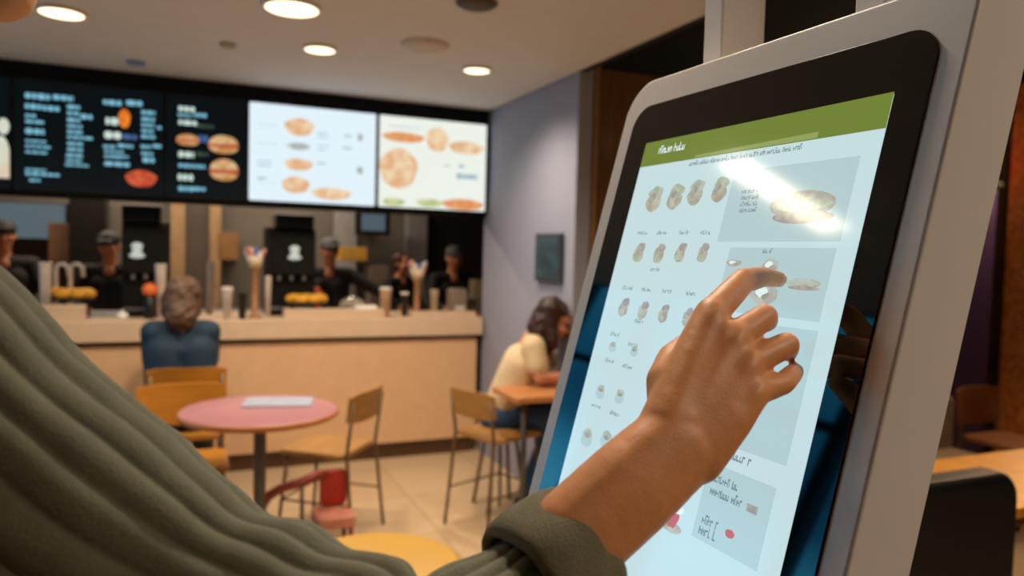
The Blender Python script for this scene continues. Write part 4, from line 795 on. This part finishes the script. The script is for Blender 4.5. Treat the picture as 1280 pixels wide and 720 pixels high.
fr_ = frames([V(c[:3]) for c in cur]); b = B(); rows = []; NR = 19; SEG = NR*14
arc = 0
for i, ((p, t_, n_, q_), c) in enumerate(zip(fr_, cur)):
    if i: arc += (p-fr_[i-1][0]).length
    row = []
    for k in range(SEG):
        a = 2*pi*k/SEG; dirv = n_*cos(a)+q_*sin(a); r = c[3]
        rib = abs(sin(NR*a/2+.9*noise.noise(V((arc*5, a, 3)))))**.75
        wr = .0028*noise.noise(V((cos(a)*1.6, sin(a)*1.6, arc*9)))+.0015*noise.noise(V((cos(a)*3, sin(a)*3, arc*24+5)))
        fold = .0045*sin(arc*115+3*cos(a+1))*max(0, 1-abs(i-88)/34)
        row.append(p+dirv*(r+(rib-.7)*.0042*min(1, r/.06)+wr+fold))
    rows.append(row)
grid(b, rows, 0, True, True, False)
# collar-side cap and the torso of the shirt
sl = obj('shirt_sleeve', b, fab, main)
b = B()
for s in (-1, 1): cap(b, che+rx*s*.085+Z*.04, pel+rx*s*.075-Z*.08, .118, .125)
cap(b, SL, SH+(SL-SH)*.2, .072, .05); cap(b, nek-Z*.03, che+Z*.08, .07, .11); chain(b, [SL, LE, LE.lerp(LW, .7)], [.075, .055, .045])
cap(b, SH.lerp(SL, .2)+V((-.05, 0, -.05)), che, .05, .105)
so_ = obj('shirt', b, fab, main); remesh(so_, .008, 6)
NRM = [V(v.normal) for v in so_.data.vertices]
for v, n in zip(so_.data.vertices, NRM):
    if n.z < .8:
        a = math.atan2(v.co.y, v.co.x); v.co += n*(.0022*abs(sin(a*17)))
b = B(); lathe(b, [(.066, 0), (.074, .02), (.070, .045), (.063, .045), (.066, .02), (.060, 0)], nek-Z*.02, 0, 32); obj('collar', b, fab, main, smooth=True)
# rolled cuff
CA = D(652, 746, .470); CB = D(720, 684, .497); ax = (CB-CA).normalized(); 
prof = [(.0365, -.002), (.0410, -.004), (.0450, .004), (.0455, .018), (.0435, .032), (.0415, .045), (.0385, .052), (.0362, .052), (.0350, .045), (.0345, .030), (.0350, .012)]
n_ = ax.orthogonal().normalized(); q_ = ax.cross(n_); b = B(); rows = []
for k in range(72):
    a = 2*pi*k/72; dv_ = n_*cos(a)+q_*sin(a); wob = .0016*sin(2*a+.6)+.0015*sin(5*a+1)
    rows.append([CA.lerp(CB, .10)+ax*(h+.004*sin(a+.7))+dv_*(r+wob) for r, h in prof])
rows.append(rows[0]); grid(b, rows, 0, True, True, False); bmesh.ops.remove_doubles(b, verts=b.verts[:], dist=.0001); obj('sleeve_cuff', b, mat('cuff_green', (118, 111, 87), .9, noise_amt=.12, scale=70, bump=.5, bscale=700), main)
b = B(); cap(b, pel+rx*.08-Z*.07, pel-rx*.08-Z*.07, .10, .10)
for s in (-1, 1):
    hp = pel+rx*s*.08-Z*.06; kn = V((-.24, .66, .5))+rx*s*.1; an = V((-.27, .66, .09))+rx*s*.11; chain(b, [hp, kn, kn.lerp(an, .92)], [.10, .08, .06])
o = obj('trousers', b, mat('trousers_dark', (34, 34, 38), .85), main); remesh(o, .009, 4)
for s in (-1, 1):
    an = V((-.27, .66, .09))+rx*s*.11; b = B(); cap(b, an+V((-.02, 0, -.045)), an+V((.15, 0, -.052)), .048, .038); box(b, an+V((.06, 0, -.08)), (.27, .08, .02), 0, None, .008); o = obj('shoe', b, dk, main); remesh(o, .007, 3)
b = B(); ell(b, HC+u*.045-fx*.03, (.092, .10, .10), 0, R); ell(b, HC-fx*.05-u*.01, (.086, .07, .085), 0, R); o = obj('hair', b, darkhair, main); remesh(o, .007, 3)
